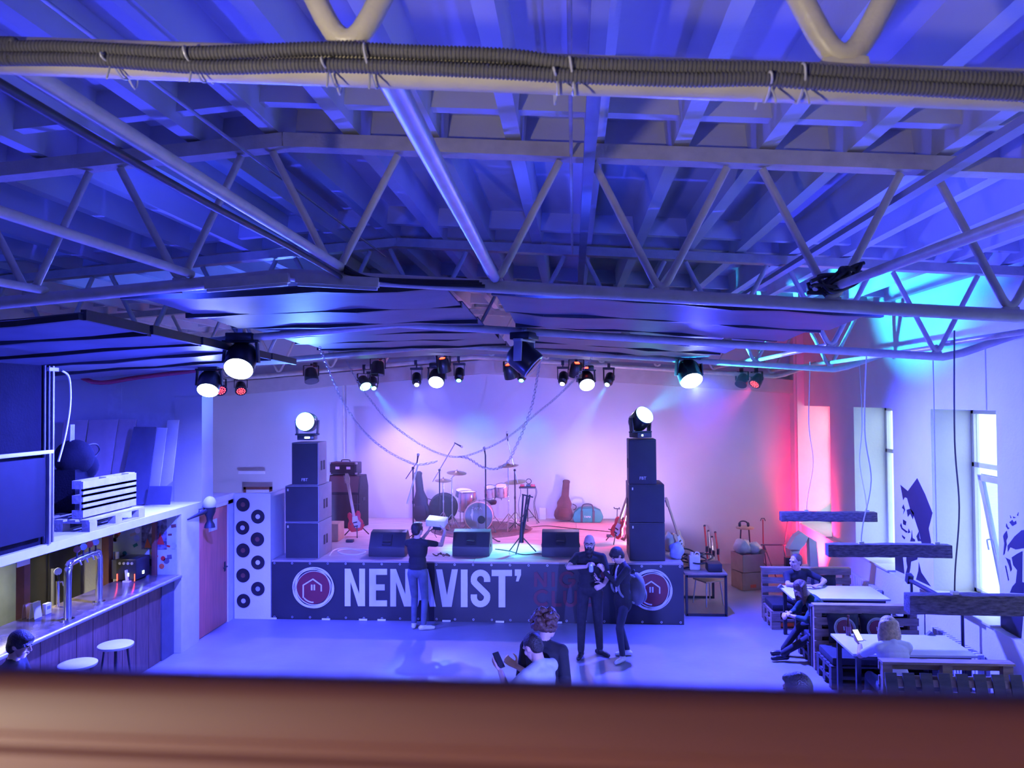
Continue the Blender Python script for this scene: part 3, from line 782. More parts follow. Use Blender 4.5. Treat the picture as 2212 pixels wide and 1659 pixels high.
# unseen blue pars added under the balcony edge face the stage
for x, lab in ((-3.4, 'blue par lamp under the balcony edge on the bar side'), (2.2, 'blue par lamp under the balcony edge on the window side')):
    t = thing('par_lamp', lab, 'stage lamp', (x, .55, 2.05), group='pars under the balcony edge')
    aim = toward((x, .55, 2.05), (-2.6 if x < 0 else -1.0, 12.8, .75)); Mh = frame((0, 0, 0), aim)
    MB().lathe([(.02, -.12), (.07, -.12), (.10, -.08), (.11, .10), (.10, .10)], Mh, 24).build('head', M['black_gloss'], t, smooth=.7)
    MB().lathe([(.001, .09), (.10, .09)], Mh, 24).build('lens', E_BLUE, t)
    b = MB(); b.bar((-.12, 0, 0), (-.12, 0, .2), .012, .04); b.bar((.12, 0, 0), (.12, 0, .2), .012, .04); b.bar((-.12, 0, .2), (.12, 0, .2), .04, .012); b.bar((0, 0, .2), (0, -.25, .2), .03, .02); b.build('bracket', M['black'], t)
    spot(t, aim*.12, aim, (.10, .12, 1.0), 1800, 38, .8, .08)
# ================================================================== STAGE AND GEAR
SX0, SX1, SY0, SZ = -5.15, 1.80, 12.87, 1.0
st = thing('stage', 'low plywood stage in front of the back wall', 'stage', (0, 0, 0))
for k in range(4):     # deck sheets
    for j in range(3):
        x0 = SX0+(SX1-SX0)*k/4; x1 = SX0+(SX1-SX0)*(k+1)/4; y0 = SY0+(17.62-SY0)*j/3; y1 = SY0+(17.62-SY0)*(j+1)/3
        MB().bb((x0+.003, y0+.003, SZ-.03), (x1-.003, y1-.003, SZ)).build('deck_board', M['stage_wood'], st)
b = MB(); b.bb((SX0, SY0, SZ-.09), (SX1, SY0+.05, SZ-.03)); b.bb((SX0, SY0+.05, 0), (SX0+.05, 17.6, SZ-.03)); b.bb((SX1-.05, SY0+.05, 0), (SX1, 17.6, SZ-.03))
b.bb((SX0, SY0, 0), (SX1, SY0+.05, SZ-.09)); b.build('stage_frame', M['black'], st)

# banner across the stage front
YBN = 12.84
bn = thing('banner', 'black club banner with white lettering hung across the stage front', 'banner', ((SX0+SX1)/2, YBN, 0))
OX = (SX0+SX1)/2
def bpx(x, y): p = atY(x, y, YBN-.01); return (p.x-OX, p.z)
MBN = Matrix(((1, 0, 0, 0), (0, 0, -1, -.004), (0, 1, 0, 0), (0, 0, 0, 1)))   # local xy -> world xz, depth towards -Y
b = MB(); n = 60; rnd = random.Random(5)
V = []; Fs = []
for j in range(9):
    for k in range(n+1):
        x = SX0-OX+.01 + (SX1-SX0-.02)*k/n; z = .02 + .955*j/8
        w = .006*math.sin(x*2.1+z*3) + .004*math.sin(x*5.3-z*6)
        V.append((x, w*math.sin(PI*j/8)+.014, z))
for j in range(8):
    for k in range(n): a = j*(n+1)+k; Fs.append((a, a+1, a+n+2, a+n+1))
b.add(V, Fs); b.build('vinyl_sheet', M['banner'], bn, smooth=2)

def letters(name, glyphs, m, lab):
    for poly in glyphs:
        b = MB()
        for i, pl in enumerate(poly): b.prism(pl, .004+.0003*i, MBN)
        b.build(name, m, bn)
def quad(x0, x1, y0, y1): return [bpx(x0, y0), bpx(x1, y0), bpx(x1, y1), bpx(x0, y1)]
def poly(*p): return [bpx(x, y) for x, y in p]
def thick(pts, w):
    """centre line in px -> list of quads of px width w"""
    out = []
    for (a, c) in zip(pts, pts[1:]):
        a = Vector(a); c = Vector(c); d = (c-a); 
        if d.length < 1e-6: continue
        d.normalize(); nn = Vector((-d.y, d.x))*(w/2); a = a-d*w*.12; c = c+d*w*.12
        out.append(poly(a+nn, c+nn, c-nn, a-nn))
    return out
def arc(cx, cy, rx, ry, a0, a1, n=14): return [(cx+rx*math.cos(math.radians(a0+(a1-a0)*i/n)), cy+ry*math.sin(math.radians(a0+(a1-a0)*i/n))) for i in range(n+1)]
t0, t1 = 1228.5, 1309.5
def yy(x): return (x-745)*.0075
def gN(x0, x1, w=12.5):
    a, c = t0+yy(x0), t1+yy(x0)
    return [quad(x0, x0+w, a, c), quad(x1-w, x1, a, c), poly((x0+w-.1, a), (x1-w+.1, c-26), (x1-w+.1, c), (x1-w-2.5, c), (x0+w-.1, a+28))]
def gE(x0, x1, w=14.5):
    a, c = t0+yy(x0), t1+yy(x0); m = (a+c)/2
    return [quad(x0, x0+w, a, c), quad(x0+w, x1, a, a+13), quad(x0+w, x1-5, m-7, m+6), quad(x0+w, x1, c-13, c)]
def gA(x0, x1, w=13):
    a, c = t0+yy(x0), t1+yy(x0); xm = (x0+x1)/2
    return [poly((xm-9, a), (xm-.2, a), (xm+1, a+20), (x0+w, c), (x0, c)), poly((xm+9, a), (xm+.2, a), (xm-1, a+20), (x1-w, c), (x1, c)), quad(x0+14, x1-14, c-26, c-14)]
def gV(x0, x1, w=13):
    a, c = t0+yy(x0), t1+yy(x0); xm = (x0+x1)/2
    return [poly((x0, a), (x0+w, a), (xm+1, c-20), (xm+.2, c), (xm-10, c)), poly((x1, a), (x1-w, a), (xm-1, c-20), (xm-.2, c), (xm+10, c))]
def gS(x0, x1, w=13.5):
    a, c = t0+yy(x0), t1+yy(x0); cx = (x0+x1)/2; rx = (x1-x0)/2-w/2; m = (a+c)/2
    q = arc(cx, a+rx+w/2, rx, rx, 0, -180, 12)
    q = [(x1-w/2, a+25)] + q + [(x0+w/2, a+26), (x0+w/2+5, m-9), (x1-w/2-5, m+9), (x1-w/2, c-26)] + arc(cx, c-rx-w/2, rx, rx, 0, 180, 12) + [(x0+w/2, c-26)]
    return thick(q, w)
W1 = [gN(744.6, 788.4), gE(797.5, 836), gN(843, 888), gA(889.5, 941.5), gV(942, 989), [quad(995.5, 1010, t0+yy(1000), t1+yy(1000))], gS(1017, 1059),
      [quad(1062, 1106, t0+yy(1080), t0+yy(1080)+13.5), quad(1077, 1091.5, t0+yy(1080), t1+yy(1080))],
      [poly((1112, 1230), (1125.5, 1230), (1125.5, 1242), (1120, 1256), (1114.5, 1256), (1117, 1244), (1112, 1244))]]
letters('letter', W1, M['banner_white'], None)
def S2(*strokes): return [q for s in strokes for q in thick(s, 7)]
a, c = 1237, 1267; a2, c2 = 1277, 1307
W2 = [S2([(1157, c), (1157, a), (1178, c), (1178, a)]), S2([(1195, a), (1195, c)]), S2(arc(1226, 1252, 15, 15, -40, -330, 16) + [(1241, 1254), (1228, 1254)]),
      S2([(1256, a), (1256, c)], [(1280, a), (1280, c)], [(1256, 1252), (1280, 1252)]), S2([(1290, a), (1314, a)], [(1302, a), (1302, c)]),
      S2(arc(1171, 1292, 15, 15, -45, -315, 16)), S2([(1195, a2), (1195, c2), (1212, c2)]), S2([(1220, a2), (1220, 1296)] + arc(1232, 1296, 12, 12, 180, 0, 10) + [(1244, a2)]),
      S2([(1260, a2), (1260, c2)], [(1260, a2), (1274, a2)] + arc(1274, 1284, 8, 7, -90, 90, 8) + [(1260, 1291)], [(1260, 1291), (1276, 1291)] + arc(1276, 1299, 9, 8, -90, 90, 8) + [(1260, c2)])]
letters('small_letter', W2, M['banner_red'], None)
def logo(cx, cy, r):
    o = MB(); o.prism([bpx(*q) for q in arc(cx, cy, r*.80, r*.80, 0, 360-8, 44)], .004, MBN); o.build('logo_disc', M['banner_logo_red'], bn)
    for dx, dy, rx, ry, w in ((-1, -1, .96, .93, 2.2), (1.5, 1, .93, .96, 1.6), (0, 2.5, .98, .92, 1.6), (2, -2.5, .88, .90, 1.8), (-2, 1, .85, .90, 1.8), (1, 3.5, .86, .86, 1.2)):
        b = MB()
        for i, q in enumerate(thick(arc(cx+dx, cy+dy, r*rx, r*ry, 0, 360, 48), w)): b.prism(q, .006+.0002*(i % 3)+.0007*len(bn.children) % .004, MBN)
        b.build('logo_ring', M['banner_white'], bn)
    b = MB()
    for q in thick([(cx-22, cy+22), (cx-22, cy-5), (cx-1, cy-18), (cx+17, cy-5), (cx+17, cy+8)], 2.6) + thick(arc(cx, cy+6, 26, 26, 140, 40, 12), 2.4)[:6]: b.prism(q, .008+.0002*len(b.f), MBN)
    b.build('logo_house', M['banner_white'], bn)
    b = MB()
    for dx in (-3.6, 2.0): b.prism(quad(cx+dx-1.6, cx+dx+1.6, cy-6, cy+6), .008, MBN)
    b.build('logo_window', M['banner_white'], bn)
logo(677, 1269, 45); logo(1408, 1274, 45)
g = MB(); g.torus((0, 0, 0), .014, .005, Matrix.Rotation(PI/2, 4, 'X'), 12, 6); g0 = None
for k in range(23):
    for z in (.955, .045):
        x = SX0-OX+.06+(SX1-SX0-.12)*k/22
        if g0 is None: g0 = g.build('grommet', M['galv'], bn, smooth=1); o = g0
        else: o = g0.copy(); COL.objects.link(o)
        o.location = (x, .0, z)
for k, x in enumerate((590, 705, 785, 825, 965, 1080, 1205)):
    p = atY(x, 1338+(x-590)*.013, YBN)
    MB().box((p.x-OX, -.02, .022), (.14, .012, .03)).build('fixing_tab', M['white_paint'], bn)

# ---- helpers for small print
def text_mesh(txt, size, m, parent, Mx, name='lettering', depth=.002):
    cu = bpy.data.curves.new('tmp_text', 'FONT'); cu.body = txt; cu.size = size; cu.extrude = depth; cu.align_x = 'CENTER'; cu.align_y = 'CENTER'
    o = bpy.data.objects.new('tmp_text', cu); COL.objects.link(o)
    dg = bpy.context.evaluated_depsgraph_get(); me = bpy.data.meshes.new_from_object(o.evaluated_get(dg))
    bpy.data.objects.remove(o); bpy.data.curves.remove(cu)
    me.transform(Mx); me.name = name; me.materials.clear(); me.materials.append(m)
    q = bpy.data.objects.new(name, me); COL.objects.link(q)
    if parent: q.parent = parent
    return q
FRONT = Matrix.Rotation(PI/2, 4, 'X')          # text facing -Y

# ---- speaker towers
def cabinet(label, x0, x1, y0, depth, z0, h, logo_at=None, group=None, handles=True, side_mat=None):
    w = x1-x0
    t = thing('loudspeaker', label, 'loudspeaker', ((x0+x1)/2, y0+depth/2, z0), group=group)
    MB().box((0, 0, h/2), (w, depth, h)).build('cabinet', side_mat or M['cab'], t, bevel=.012)
    MB().box((0, -depth/2-.008, h/2), (w-.03, .03, h-.03)).build('grille', M['grille'], t, bevel=.006)
    if logo_at is not None:
        text_mesh('FBT', .07, M['white_paint'], t, T(0, -depth/2-.026, logo_at) @ FRONT, 'badge')
    else:
        MB().box((-w/2+.06, -depth/2-.026, h-.07), (.02, .006, .04)).build('badge', M['white_paint'], t)
    if handles:
        for s in (-1, 1):
            for dy in ((-.12, .02) if h > .5 else (0,)):
                MB().box((s*(w/2+.001), dy+.05, h*.45), (.012, .07, .16)).build('handle_recess', M['black'], t)
    return t
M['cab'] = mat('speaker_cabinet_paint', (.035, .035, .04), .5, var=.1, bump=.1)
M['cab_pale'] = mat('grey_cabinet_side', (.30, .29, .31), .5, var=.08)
xa, xb = atY(616, 1205, 13.0).x, atY(689, 1205, 13.0).x
for k, lab in enumerate(('bottom subwoofer of the left speaker tower', 'upper subwoofer of the left speaker tower')):
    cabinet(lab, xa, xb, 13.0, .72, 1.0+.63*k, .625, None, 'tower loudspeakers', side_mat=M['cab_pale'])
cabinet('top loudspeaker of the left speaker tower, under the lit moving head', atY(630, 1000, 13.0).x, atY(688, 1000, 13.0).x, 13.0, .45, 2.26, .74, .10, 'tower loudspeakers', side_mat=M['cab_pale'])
xa, xb = atY(1360, 1205, 13.05).x, atY(1437, 1205, 13.05).x
for k, lab in enumerate(('bottom subwoofer of the right speaker tower', 'upper subwoofer of the right speaker tower')):
    cabinet(lab, xa, xb, 13.05, .72, 1.0+.64*k, .635, None, 'tower loudspeakers')
cabinet('top loudspeaker of the right speaker tower, under the tilted moving head', atY(1358, 1000, 13.05).x, atY(1418, 1000, 13.05).x, 13.05, .45, 2.28, .75, .10, 'tower loudspeakers')

# ---- wedge monitors
def wedge(label, px, py, w):
    c = atZ(px, py, SZ)
    t = thing('stage_monitor', label, 'stage monitor', (c.x, c.y, SZ), group='wedge monitors along the stage front')
    prof = [(0, .0), (.0, .16), (.16, .40), (.30, .43), (.52, .22), (.55, .0)]      # side outline, y/z
    Mx = Matrix(((0, 0, 1, -w/2), (1, 0, 0, 0), (0, 1, 0, 0), (0, 0, 0, 1)))
    b = MB(); b.prism(prof, w, Mx); b.build('cabinet', M['cab'], t, bevel=.015)
    MB().box((0, .045, .29), (.16, .012, .20), Matrix.Rotation(-.6, 3, 'X')).build('connector_plate', M['black'], t)
    q = MB(); q.tube(smooth_path([(-.06, .03, .25), (-.05, -.005, .27), (.05, -.005, .27), (.06, .03, .25)], 4), .012, 8); q.build('handle', M['black'], t, smooth=1)
    for s in (-1, 1): MB().box((s*(w/2+.006), .25, .16), (.012, .14, .05)).build('side_grip', M['black'], t)
    return t
wedge('stage monitor behind the man holding the white box', 835, 1203, .64)
wedge('stage monitor in the cyan pool of light at the middle', 1017, 1202, .65)
wedge('stage monitor left of the bald bearded man', 1211, 1203, .65)

# ---- guitar amplifier stack at the left
c = atZ(742, 1141, SZ)
t = thing('amplifier_cabinet', 'tall black slanted guitar cabinet behind the left speaker tower', 'amplifier', (c.x, c.y, SZ), rz=-.12)
prof = [(0, 0), (0, .74), (.10, 1.12), (.42, 1.12), (.52, .86), (.52, 0)]
Mx = Matrix(((0, 0, 1, -.36), (1, 0, 0, 0), (0, 1, 0, 0), (0, 0, 0, 1)))
MB().prism(prof, .72, Mx).build('cabinet', M['blackfab'], t, bevel=.012)
MB().box((0, -.008, .37), (.66, .02, .68)).build('grille', M['grille'], t)
MB().box((0, .042, .93), (.66, .02, .34), Matrix.Rotation(-.257, 3, 'X')).build('grille', M['grille'], t)
for s in (-1, 1): MB().box((s*.365, .25, .6), (.012, .14, .06)).build('handle', M['black'], t)
t2 = thing('guitar_amplifier', 'black amplifier head with two pale labels on the slanted cabinet', 'amplifier', (c.x-.02, c.y+.25, SZ+1.125), rz=-.12)
MB().box((0, 0, .14), (.62, .30, .26)).build('body', M['black'], t2, bevel=.025)
MB().box((0, -.155, .13), (.54, .012, .18)).build('front_panel', M['black_gloss'], t2)
for x in (-.12, .13): MB().box((x, -.165, .15), (.09, .006, .055)).build('front_label', M['paper'], t2)
q = MB(); q.tube(smooth_path([(-.10, 0, .27), (-.08, 0, .31), (.08, 0, .31), (.10, 0, .27)], 4), .012, 8); q.build('handle', M['black'], t2, smooth=1)
for x in (-.3, .3):
    for z in (.03, .25): MB().box((x, -.145, z), (.04, .04, .04)).build('corner_cap', M['galv'], t2)
# open pinkish crate beside it
c2 = atZ(712, 1170, SZ)
MB().box((c2.x, c2.y+.2, SZ+.17), (.34, .4, .34)).build('box', M['cardboard'], bevel=.01, label='plain cardboard box behind the left speaker tower', cat='box')

# ---- guitars, stands, cases
def guitar_outline(s=1.0):
    half = [(.0, -.19), (.10, -.18), (.155, -.10), (.135, -.01), (.105, .04), (.125, .11), (.11, .17), (.07, .19), (.04, .15)]
    return [(x*s, y*s) for x, y in half] + [(-x*s, y*s) for x, y in half[::-1] if x > 0]
def guitar(label, base, lean, yaw, bodymat, s=1.0, group='guitars on stage'):
    """base: lowest point on its stand"""
    t = thing('electric_guitar', label, 'guitar', base, group=group, rot=(0, 0, 0))
    t.rotation_euler = (Matrix.Rotation(yaw, 3, 'Z') @ Matrix.Rotation(lean, 3, 'Y') @ Matrix.Rotation(-.16, 3, 'X')).to_euler()
    Mx = Matrix(((1, 0, 0, 0), (0, 0, -1, .02), (0, 1, 0, .19*s), (0, 0, 0, 1)))
    MB().prism(guitar_outline(s), .045, Mx).build('body', bodymat, t, bevel=.012)
    pg = [(-.01, -.12), (.07, -.13), (.10, -.05), (.06, .02), (.06, .09), (-.03, .10), (-.05, .0)]
    MB().prism([(x*s, y*s) for x, y in pg], .004, Matrix(((1, 0, 0, 0), (0, 0, -1, -.026), (0, 1, 0, .19*s), (0, 0, 0, 1)))).build('pickguard', M['paper'], t)
    b = MB(); b.bb((-.027*s, -.045, .28*s), (.027*s, -.02, .90*s)); b.build('neck', M['maple'], t, bevel=.008)
    h = MB(); h.prism([(-.03, 0), (.03, 0), (.05, .10), (.035, .19), (-.02, .20), (-.04, .08)], .016, Matrix(((s, 0, 0, 0), (0, 0, -1, -.022), (0, s, 0, .90*s), (0, 0, 0, 1)))); h.build('headstock', M['maple'], t)
    for k in range(6): MB().cyl(((-.055)*s, -.03, (.93+.025*k)*s), ((-.035)*s, -.03, (.93+.025*k)*s), .007, 6).build('tuning_peg', M['steel'], t)
    for z in (.10, .17): MB().box((0, -.03, z*s), (.08*s, .012, .025)).build('pickup', M['black'], t)
    return t
def guitar_stand(label, loc, yaw):
    t = thing('guitar_stand', label, 'guitar stand', loc, rz=yaw, group='guitar stands')
    for a in (0.4, PI-.4, 1.5*PI):
        MB().tube([(0, 0, .28), (.26*math.cos(a), .26*math.sin(a), .012)], .012, 8).build('leg', M['black'], t)
    MB().tube([(0, 0, .26), (0, .06, .62)], .012, 8).build('post', M['black'], t)
    q = MB(); q.tube([(-.13, -.10, .26), (-.13, -.02, .24), (.13, -.02, .24), (.13, -.10, .26)], .011, 8); q.build('cradle', M['black'], t)
    q = MB(); q.tube([(-.05, -.01, .66), (-.05, .05, .63), (.05, .05, .63), (.05, -.01, .66)], .010, 8); q.build('neck_yoke', M['black'], t)
c = atZ(771, 1158, SZ)
guitar_stand('guitar stand under the red guitar by the amplifier', (c.x, c.y, SZ), .3)
guitar('bright red electric guitar leaning by the amplifier stack', (c.x+.02, c.y-.06, SZ+.10), -.20, .15, M['red_paint'], 1.08)
c = atZ(1326, 1172, SZ)
guitar_stand('guitar stand left of the right speaker tower', (c.x+.06, c.y, SZ), -.3)
guitar('dark red guitar leaning left of the right speaker tower', (c.x+.02, c.y-.06, SZ+.10), .30, -.9, M['red_paint'], 1.05)
guitar('brown bass leaning close against the right speaker tower', (c.x+.16, c.y+.10, SZ+.03), .17, -1.1, M['brown_case'], 1.12)
guitar('guitar with pink neck poking out right of the right speaker tower', (atZ(1458, 1170, SZ).x, 14.0, SZ+.02), -.30, .9, M['maple'], .9)

def gig_bag(label, px, py, h, lean, m, wide=.42):
    c = atZ(px, py, SZ)
    t = thing('guitar_case', label, 'guitar case', (c.x, c.y, SZ+.025), group='guitar cases')
    t.rotation_euler = (-.14, lean, 0)
    k = h/1.1; w = wide/2
    half = [(0, 0), (.75*w, .0), (w, .10), (w*.96, .22), (w*.72, .36), (w*.80, .46), (w*.55, .58), (.085, .66), (.075, 1.0), (.09, 1.06), (.05, 1.1)]
    out = [(x, y*k) for x, y in half] + [(-x, y*k) for x, y in half[::-1] if x > 0]
    MB().prism(out, .14, Matrix(((1, 0, 0, 0), (0, 0, -1, .07), (0, 1, 0, 0), (0, 0, 0, 1)))).build('shell', m, t, bevel=.03)
    MB().prism([(-w*.6, .08*k), (w*.6, .08*k), (w*.5, .32*k), (-w*.5, .32*k)], .025, Matrix(((1, 0, 0, 0), (0, 0, -1, -.07), (0, 1, 0, 0), (0, 0, 0, 1)))).build('pocket', m, t, bevel=.008)
    q = MB(); q.tube(smooth_path([(w+.0, 0, .30*k), (w+.05, 0, .34*k), (w+.05, 0, .42*k), (w-.03, 0, .46*k)], 4), .010, 6); q.build('handle', M['black'], t, smooth=1)
gig_bag('tall black hard guitar case leaning on the back wall behind the left microphone', 913, 1126, 1.10, -.12, M['black'], .40)
gig_bag('brown gig bag leaning on the back wall beside the teal bag', 1216, 1126, .90, .10, M['brown_case'], .42)
# round black case behind the drums
t = thing('drum_case', 'round black drum case behind the cymbal stands', 'drum case', (atY(958, 1100, 17.1).x, 17.1, SZ+.327))
Mq = Matrix.Rotation(PI/2, 4, 'X')
MB().lathe([(.02, -.16), (.28, -.16), (.31, -.13), (.31, .13), (.28, .16), (.02, .16)], Mq, 32).build('shell', M['blackfab'], t, smooth=.6)
MB().torus((0, 0, 0), .312, .012, Mq, 32, 6).build('zip', M['black'], t, smooth=1)
# teal holdall
c = atZ(1270, 1127, SZ)
t = thing('holdall', 'teal holdall with dark straps against the back wall', 'bag', (c.x, c.y, SZ))
b = MB(); b.prism([(-.30, 0), (.28, 0), (.34, .12), (.28, .26), (.10, .33), (-.20, .31), (-.30, .22), (-.34, .1)], .30, Matrix(((1, 0, 0, 0), (0, 0, -1, .15), (0, 1, 0, 0), (0, 0, 0, 1)))); b.build('body', M['teal'], t, bevel=.04)
for x in (-.14, .12): MB().prism([(x-.025, .01), (x+.025, .01), (x+.03, .27), (x-.02, .27)], .012, Matrix(((1, 0, 0, 0), (0, 0, -1, -.15), (0, 1, 0, 0), (0, 0, 0, 1)))).build('strap', M['black'], t)
q = MB(); q.tube(smooth_path([(-.14, -.16, .25), (-.10, -.17, .40), (.08, -.17, .40), (.12, -.16, .25)], 5), .014, 6); q.build('handle', M['black'], t, smooth=1)
text_mesh('TAMA', .055, M['paper'], t, T(-.01, -.165, .13) @ FRONT, 'printing')
MB().box((atY(1172, 1107, 17.45).x, 17.5, SZ+.13), (.14, .04, .26)).build('wall_box', M['white_paint'], bevel=.006, label='small white box standing at the foot of the back wall', cat='box')

# ---- microphone stands
def mic(q, p, d):
    p = Vector(p); d = Vector(d).normalized()
    return p, d
def mic_stand(label, px, py, h, boom=None, micd=None, yaw=0.0, straight=False):
    """boom: vector from post top to the microphone; stays in world axes"""
    c = atZ(px, py, SZ)
    t = thing('microphone_stand', label, 'microphone stand', (c.x, c.y, SZ), group='microphone stands')
    for k in range(3):
        a = yaw+2*PI*k/3
        MB().tube([(0, 0, .16), (.22*math.cos(a), .22*math.sin(a), .02), (.27*math.cos(a), .27*math.sin(a), .012)], .011, 8).build('leg', M['black'], t)
    MB().cyl((0, 0, .06), (0, 0, h), .013, 10).build('post', M['steel'] if straight else M['black'], t, smooth=1)
    MB().cyl((0, 0, h*.52), (0, 0, h*.52+.06), .02, 10).build('clutch', M['black'], t, smooth=1)
    e = Vector((0, 0, h))
    if boom:
        bv = Vector(boom)
        MB().tube([e-bv.normalized()*.28, e+bv], .010, 8).build('boom', M['steel'], t, smooth=1)
        MB().ball(e, .028).build('boom_clamp', M['black'], t, smooth=1)
        e = e+bv
    d = Vector(micd or (0, -.3, .95)).normalized()
    m = thing('microphone', None, None); m.parent = t; m.location = e
    MB().lathe([(.004, -.02), (.011, -.02), (.016, .12), (.022, .135)], frame((0, 0, 0), d), 14).build('microphone_body', M['black'], m, smooth=.8)
    MB().ball(d*.155, .027).build('microphone_grille', M['galv'], m, smooth=1)
mic_stand('microphone stand with folded boom left of the stage, in front of the black guitar case', 893, 1172, 1.42, (.09, -.05, .12), (.2, -.3, .9), .4)
MB().tube([atZ(893, 1172, SZ)+Vector((.12, -.08, 1.50)), atZ(893, 1172, SZ)+Vector((-.10, -.1, .75))], .014, 8).build('boom_arm', M['white_paint'], smooth=1, label='pale boom arm hanging down beside the left microphone', cat='boom arm')
mic_stand('boom microphone stand left of the drums, arm rising to the right', 950, 1150, 1.28, (.33, .0, .55), (.55, 0, -.3), 1.0)
mic_stand('straight microphone stand in front of the bass drum', 1050, 1172, 1.66, None, (-.1, -.4, .9), .2)
mic_stand('boom microphone stand right of the drums, arm rising to the left', 1113, 1146, 1.25, (-.14, .0, .62), (-.1, 0, .9), .1)

board_pts = [atY(x, y, 14.3) for x, y in ((1450, 1150), (1462, 1156), (1480, 1193), (1455, 1193))]
bo = Vector((board_pts[0].x, 14.3, SZ)); 
MB().prism([(p.x-bo.x, max(p.z-SZ, 0)) for p in board_pts], .015, Matrix(((1, 0, 0, bo.x), (0, 0, -1, bo.y), (0, 1, 0, SZ), (0, 0, 0, 1)))).build('card_sheet', M['cardboard'], label='leaning cardboard offcut right of the right speaker tower', cat='card')
# ================================================================== DRUM KIT (each drum and stand is its own thing)
YK = 15.75
kc = atY(1035, 1113, YK)
def drum(label, loc, d, r, h, shell, front=None, kit='drums of the kit', rods=8, lens=None):
    """d: axis; front skin on the +d side"""
    t = thing('drum', label, 'drum', loc, group=kit)
    Mx = frame((0, 0, 0), d)
    MB().lathe([(r*.98, -h/2), (r, -h/2+.005), (r, h/2-.005), (r*.98, h/2)], Mx, 36).build('shell', shell, t, smooth=.6)
    for s in (-1, 1):
        MB().torus((0, 0, 0), r*1.005, .013, Mx @ T(0, 0, s*h/2), 36, 8).build('hoop', shell if front else M['steel'], t, smooth=1)
        MB().lathe([(.001, s*(h/2+.004)), (r*.99, s*(h/2+.002))], Mx, 36, cap=False).build('skin', (front or M['drumskin_white']) if s > 0 else M['drumskin_white'], t)
    for k in range(rods):
        a = 2*PI*k/rods; x, y = r*1.03*math.cos(a), r*1.03*math.sin(a)
        b = MB(); b.cyl(Mx @ Vector((x, y, -h/2)), Mx @ Vector((x, y, h/2)), .005, 6); b.box(Mx @ Vector((x*.99, y*.99, 0)), (.022, .022, .06), Mx.to_3x3()); b.build('tension_rod', M['steel'], t)
    return t, Mx
t, Mx = drum('bass drum with dark grey front skin in the middle of the stage', kc, (.06, -1, .02), .285, .42, M['drum'], M['drumhead'])
q = MB(); q.lathe([(.001, .216), (.075, .216)], Mx @ T(.13 if False else -.12, -.06, 0), 24, cap=False)
hole = MB(); hole.lathe([(.001, .2175), (.072, .2175)], frame((0, 0, 0), (.06, -1, .02)) @ T(0, 0, 0), 24, cap=False)
hm = Mx @ T(0, 0, 0); ctr = Vector((.07, -.2185, -.06))
MB().lathe([(.001, .0), (.072, .0)], T(*ctr) @ Matrix.Rotation(PI/2, 4, 'X'), 24, cap=False).build('sound_hole', M['black'], t)
MB().torus((0, 0, 0), .074, .006, T(*ctr) @ Matrix.Rotation(PI/2, 4, 'X'), 24, 6).build('hole_ring', M['black'], t, smooth=1)
text_mesh('TAMA', .075, M['paper'], t, T(-.02, -.222, .17) @ FRONT, 'lettering')
for s in (-1, 1): MB().tube([(s*.24, .0, -.12), (s*.36, -.10, -kc.z+SZ+.01)], .011, 8).build('spur', M['steel'], t)
# a light figure painted on the skin
b = MB(); b.prism([(-.135, -.27+.02), (-.11, -.25), (-.108, -.02), (-.09, .10), (-.10, .16), (-.125, .16), (-.13, .08), (-.165, .0), (-.16, -.02), (-.135, .03)], .003, T(0, -.2185, 0) @ Matrix.Rotation(PI/2, 4, 'X')); b.build('painted_figure', M['paper'], t)

def tripod(t, h, r=.28, m=None, z0=.35, yaw=0.3, tube=.012):
    m = m or M['steel']
    for k in range(3):
        a = yaw+2*PI*k/3
        b = MB(); b.tube([(0, 0, z0), (r*math.cos(a), r*math.sin(a), .014)], .009, 8); b.tube([(0, 0, z0*.35), (r*.55*math.cos(a), r*.55*math.sin(a), z0*.46)], .006, 6); b.build('leg', m, t, smooth=1)
    MB().cyl((0, 0, .05), (0, 0, h), tube, 10).build('post', m, t, smooth=1)
    MB().cyl((0, 0, h*.55), (0, 0, h*.55+.05), tube*1.6, 10).build('clamp', m, t, smooth=1)

ft = atY(1010, 1083, 16.22)
t, _ = drum('floor tom with pale shell left of the bass drum', ft, (0, 0, 1), .185, .40, M['drum'])
for k in range(3):
    a = .5+2*PI*k/3; MB().tube([(.20*math.cos(a), .20*math.sin(a), .1), (.205*math.cos(a), .205*math.sin(a), SZ-ft.z+.06), (.23*math.cos(a), .23*math.sin(a), SZ-ft.z+.01)], .010, 8).build('leg', M['steel'], t, smooth=1)
for px, py, r, lab in ((1059, 1063, .112, 'small rack tom above the bass drum, left of two'), (1083, 1060, .118, 'small rack tom above the bass drum, right of two')):
    c = atY(px, py, 15.9)
    t, _ = drum(lab, c, (.0, -.30, .95), r, .22, M['drum'], rods=6)
    MB().tube([(0, .02, -.08), (.0, .0, kc.z-c.z+.29)], .012, 8).build('mount', M['steel'], t)
sn = atY(1002, 1066, 16.62)
t = thing('drum', 'shallow snare drum tilted on its stand behind the floor tom', 'drum', sn, group='drums of the kit')
MB().lathe([(.17, -.07), (.175, -.065), (.175, .065), (.17, .07)], frame((0, 0, 0), (.1, -.15, 1)), 32).build('shell', M['steel'], t, smooth=.6)
MB().lathe([(.001, .074), (.172, .072)], frame((0, 0, 0), (.1, -.15, 1)), 32, cap=False).build('skin', M['drumskin_white'], t)
tt = thing('stand_post', None, None); tt.parent = t; tt.location = (0, 0, SZ-sn.z)
MB().cyl((0, 0, .02), (0, 0, sn.z-SZ-.06), .012, 8).build('post', M['steel'], t).location = (0, 0, SZ-sn.z)
bpy.data.objects.remove(tt)

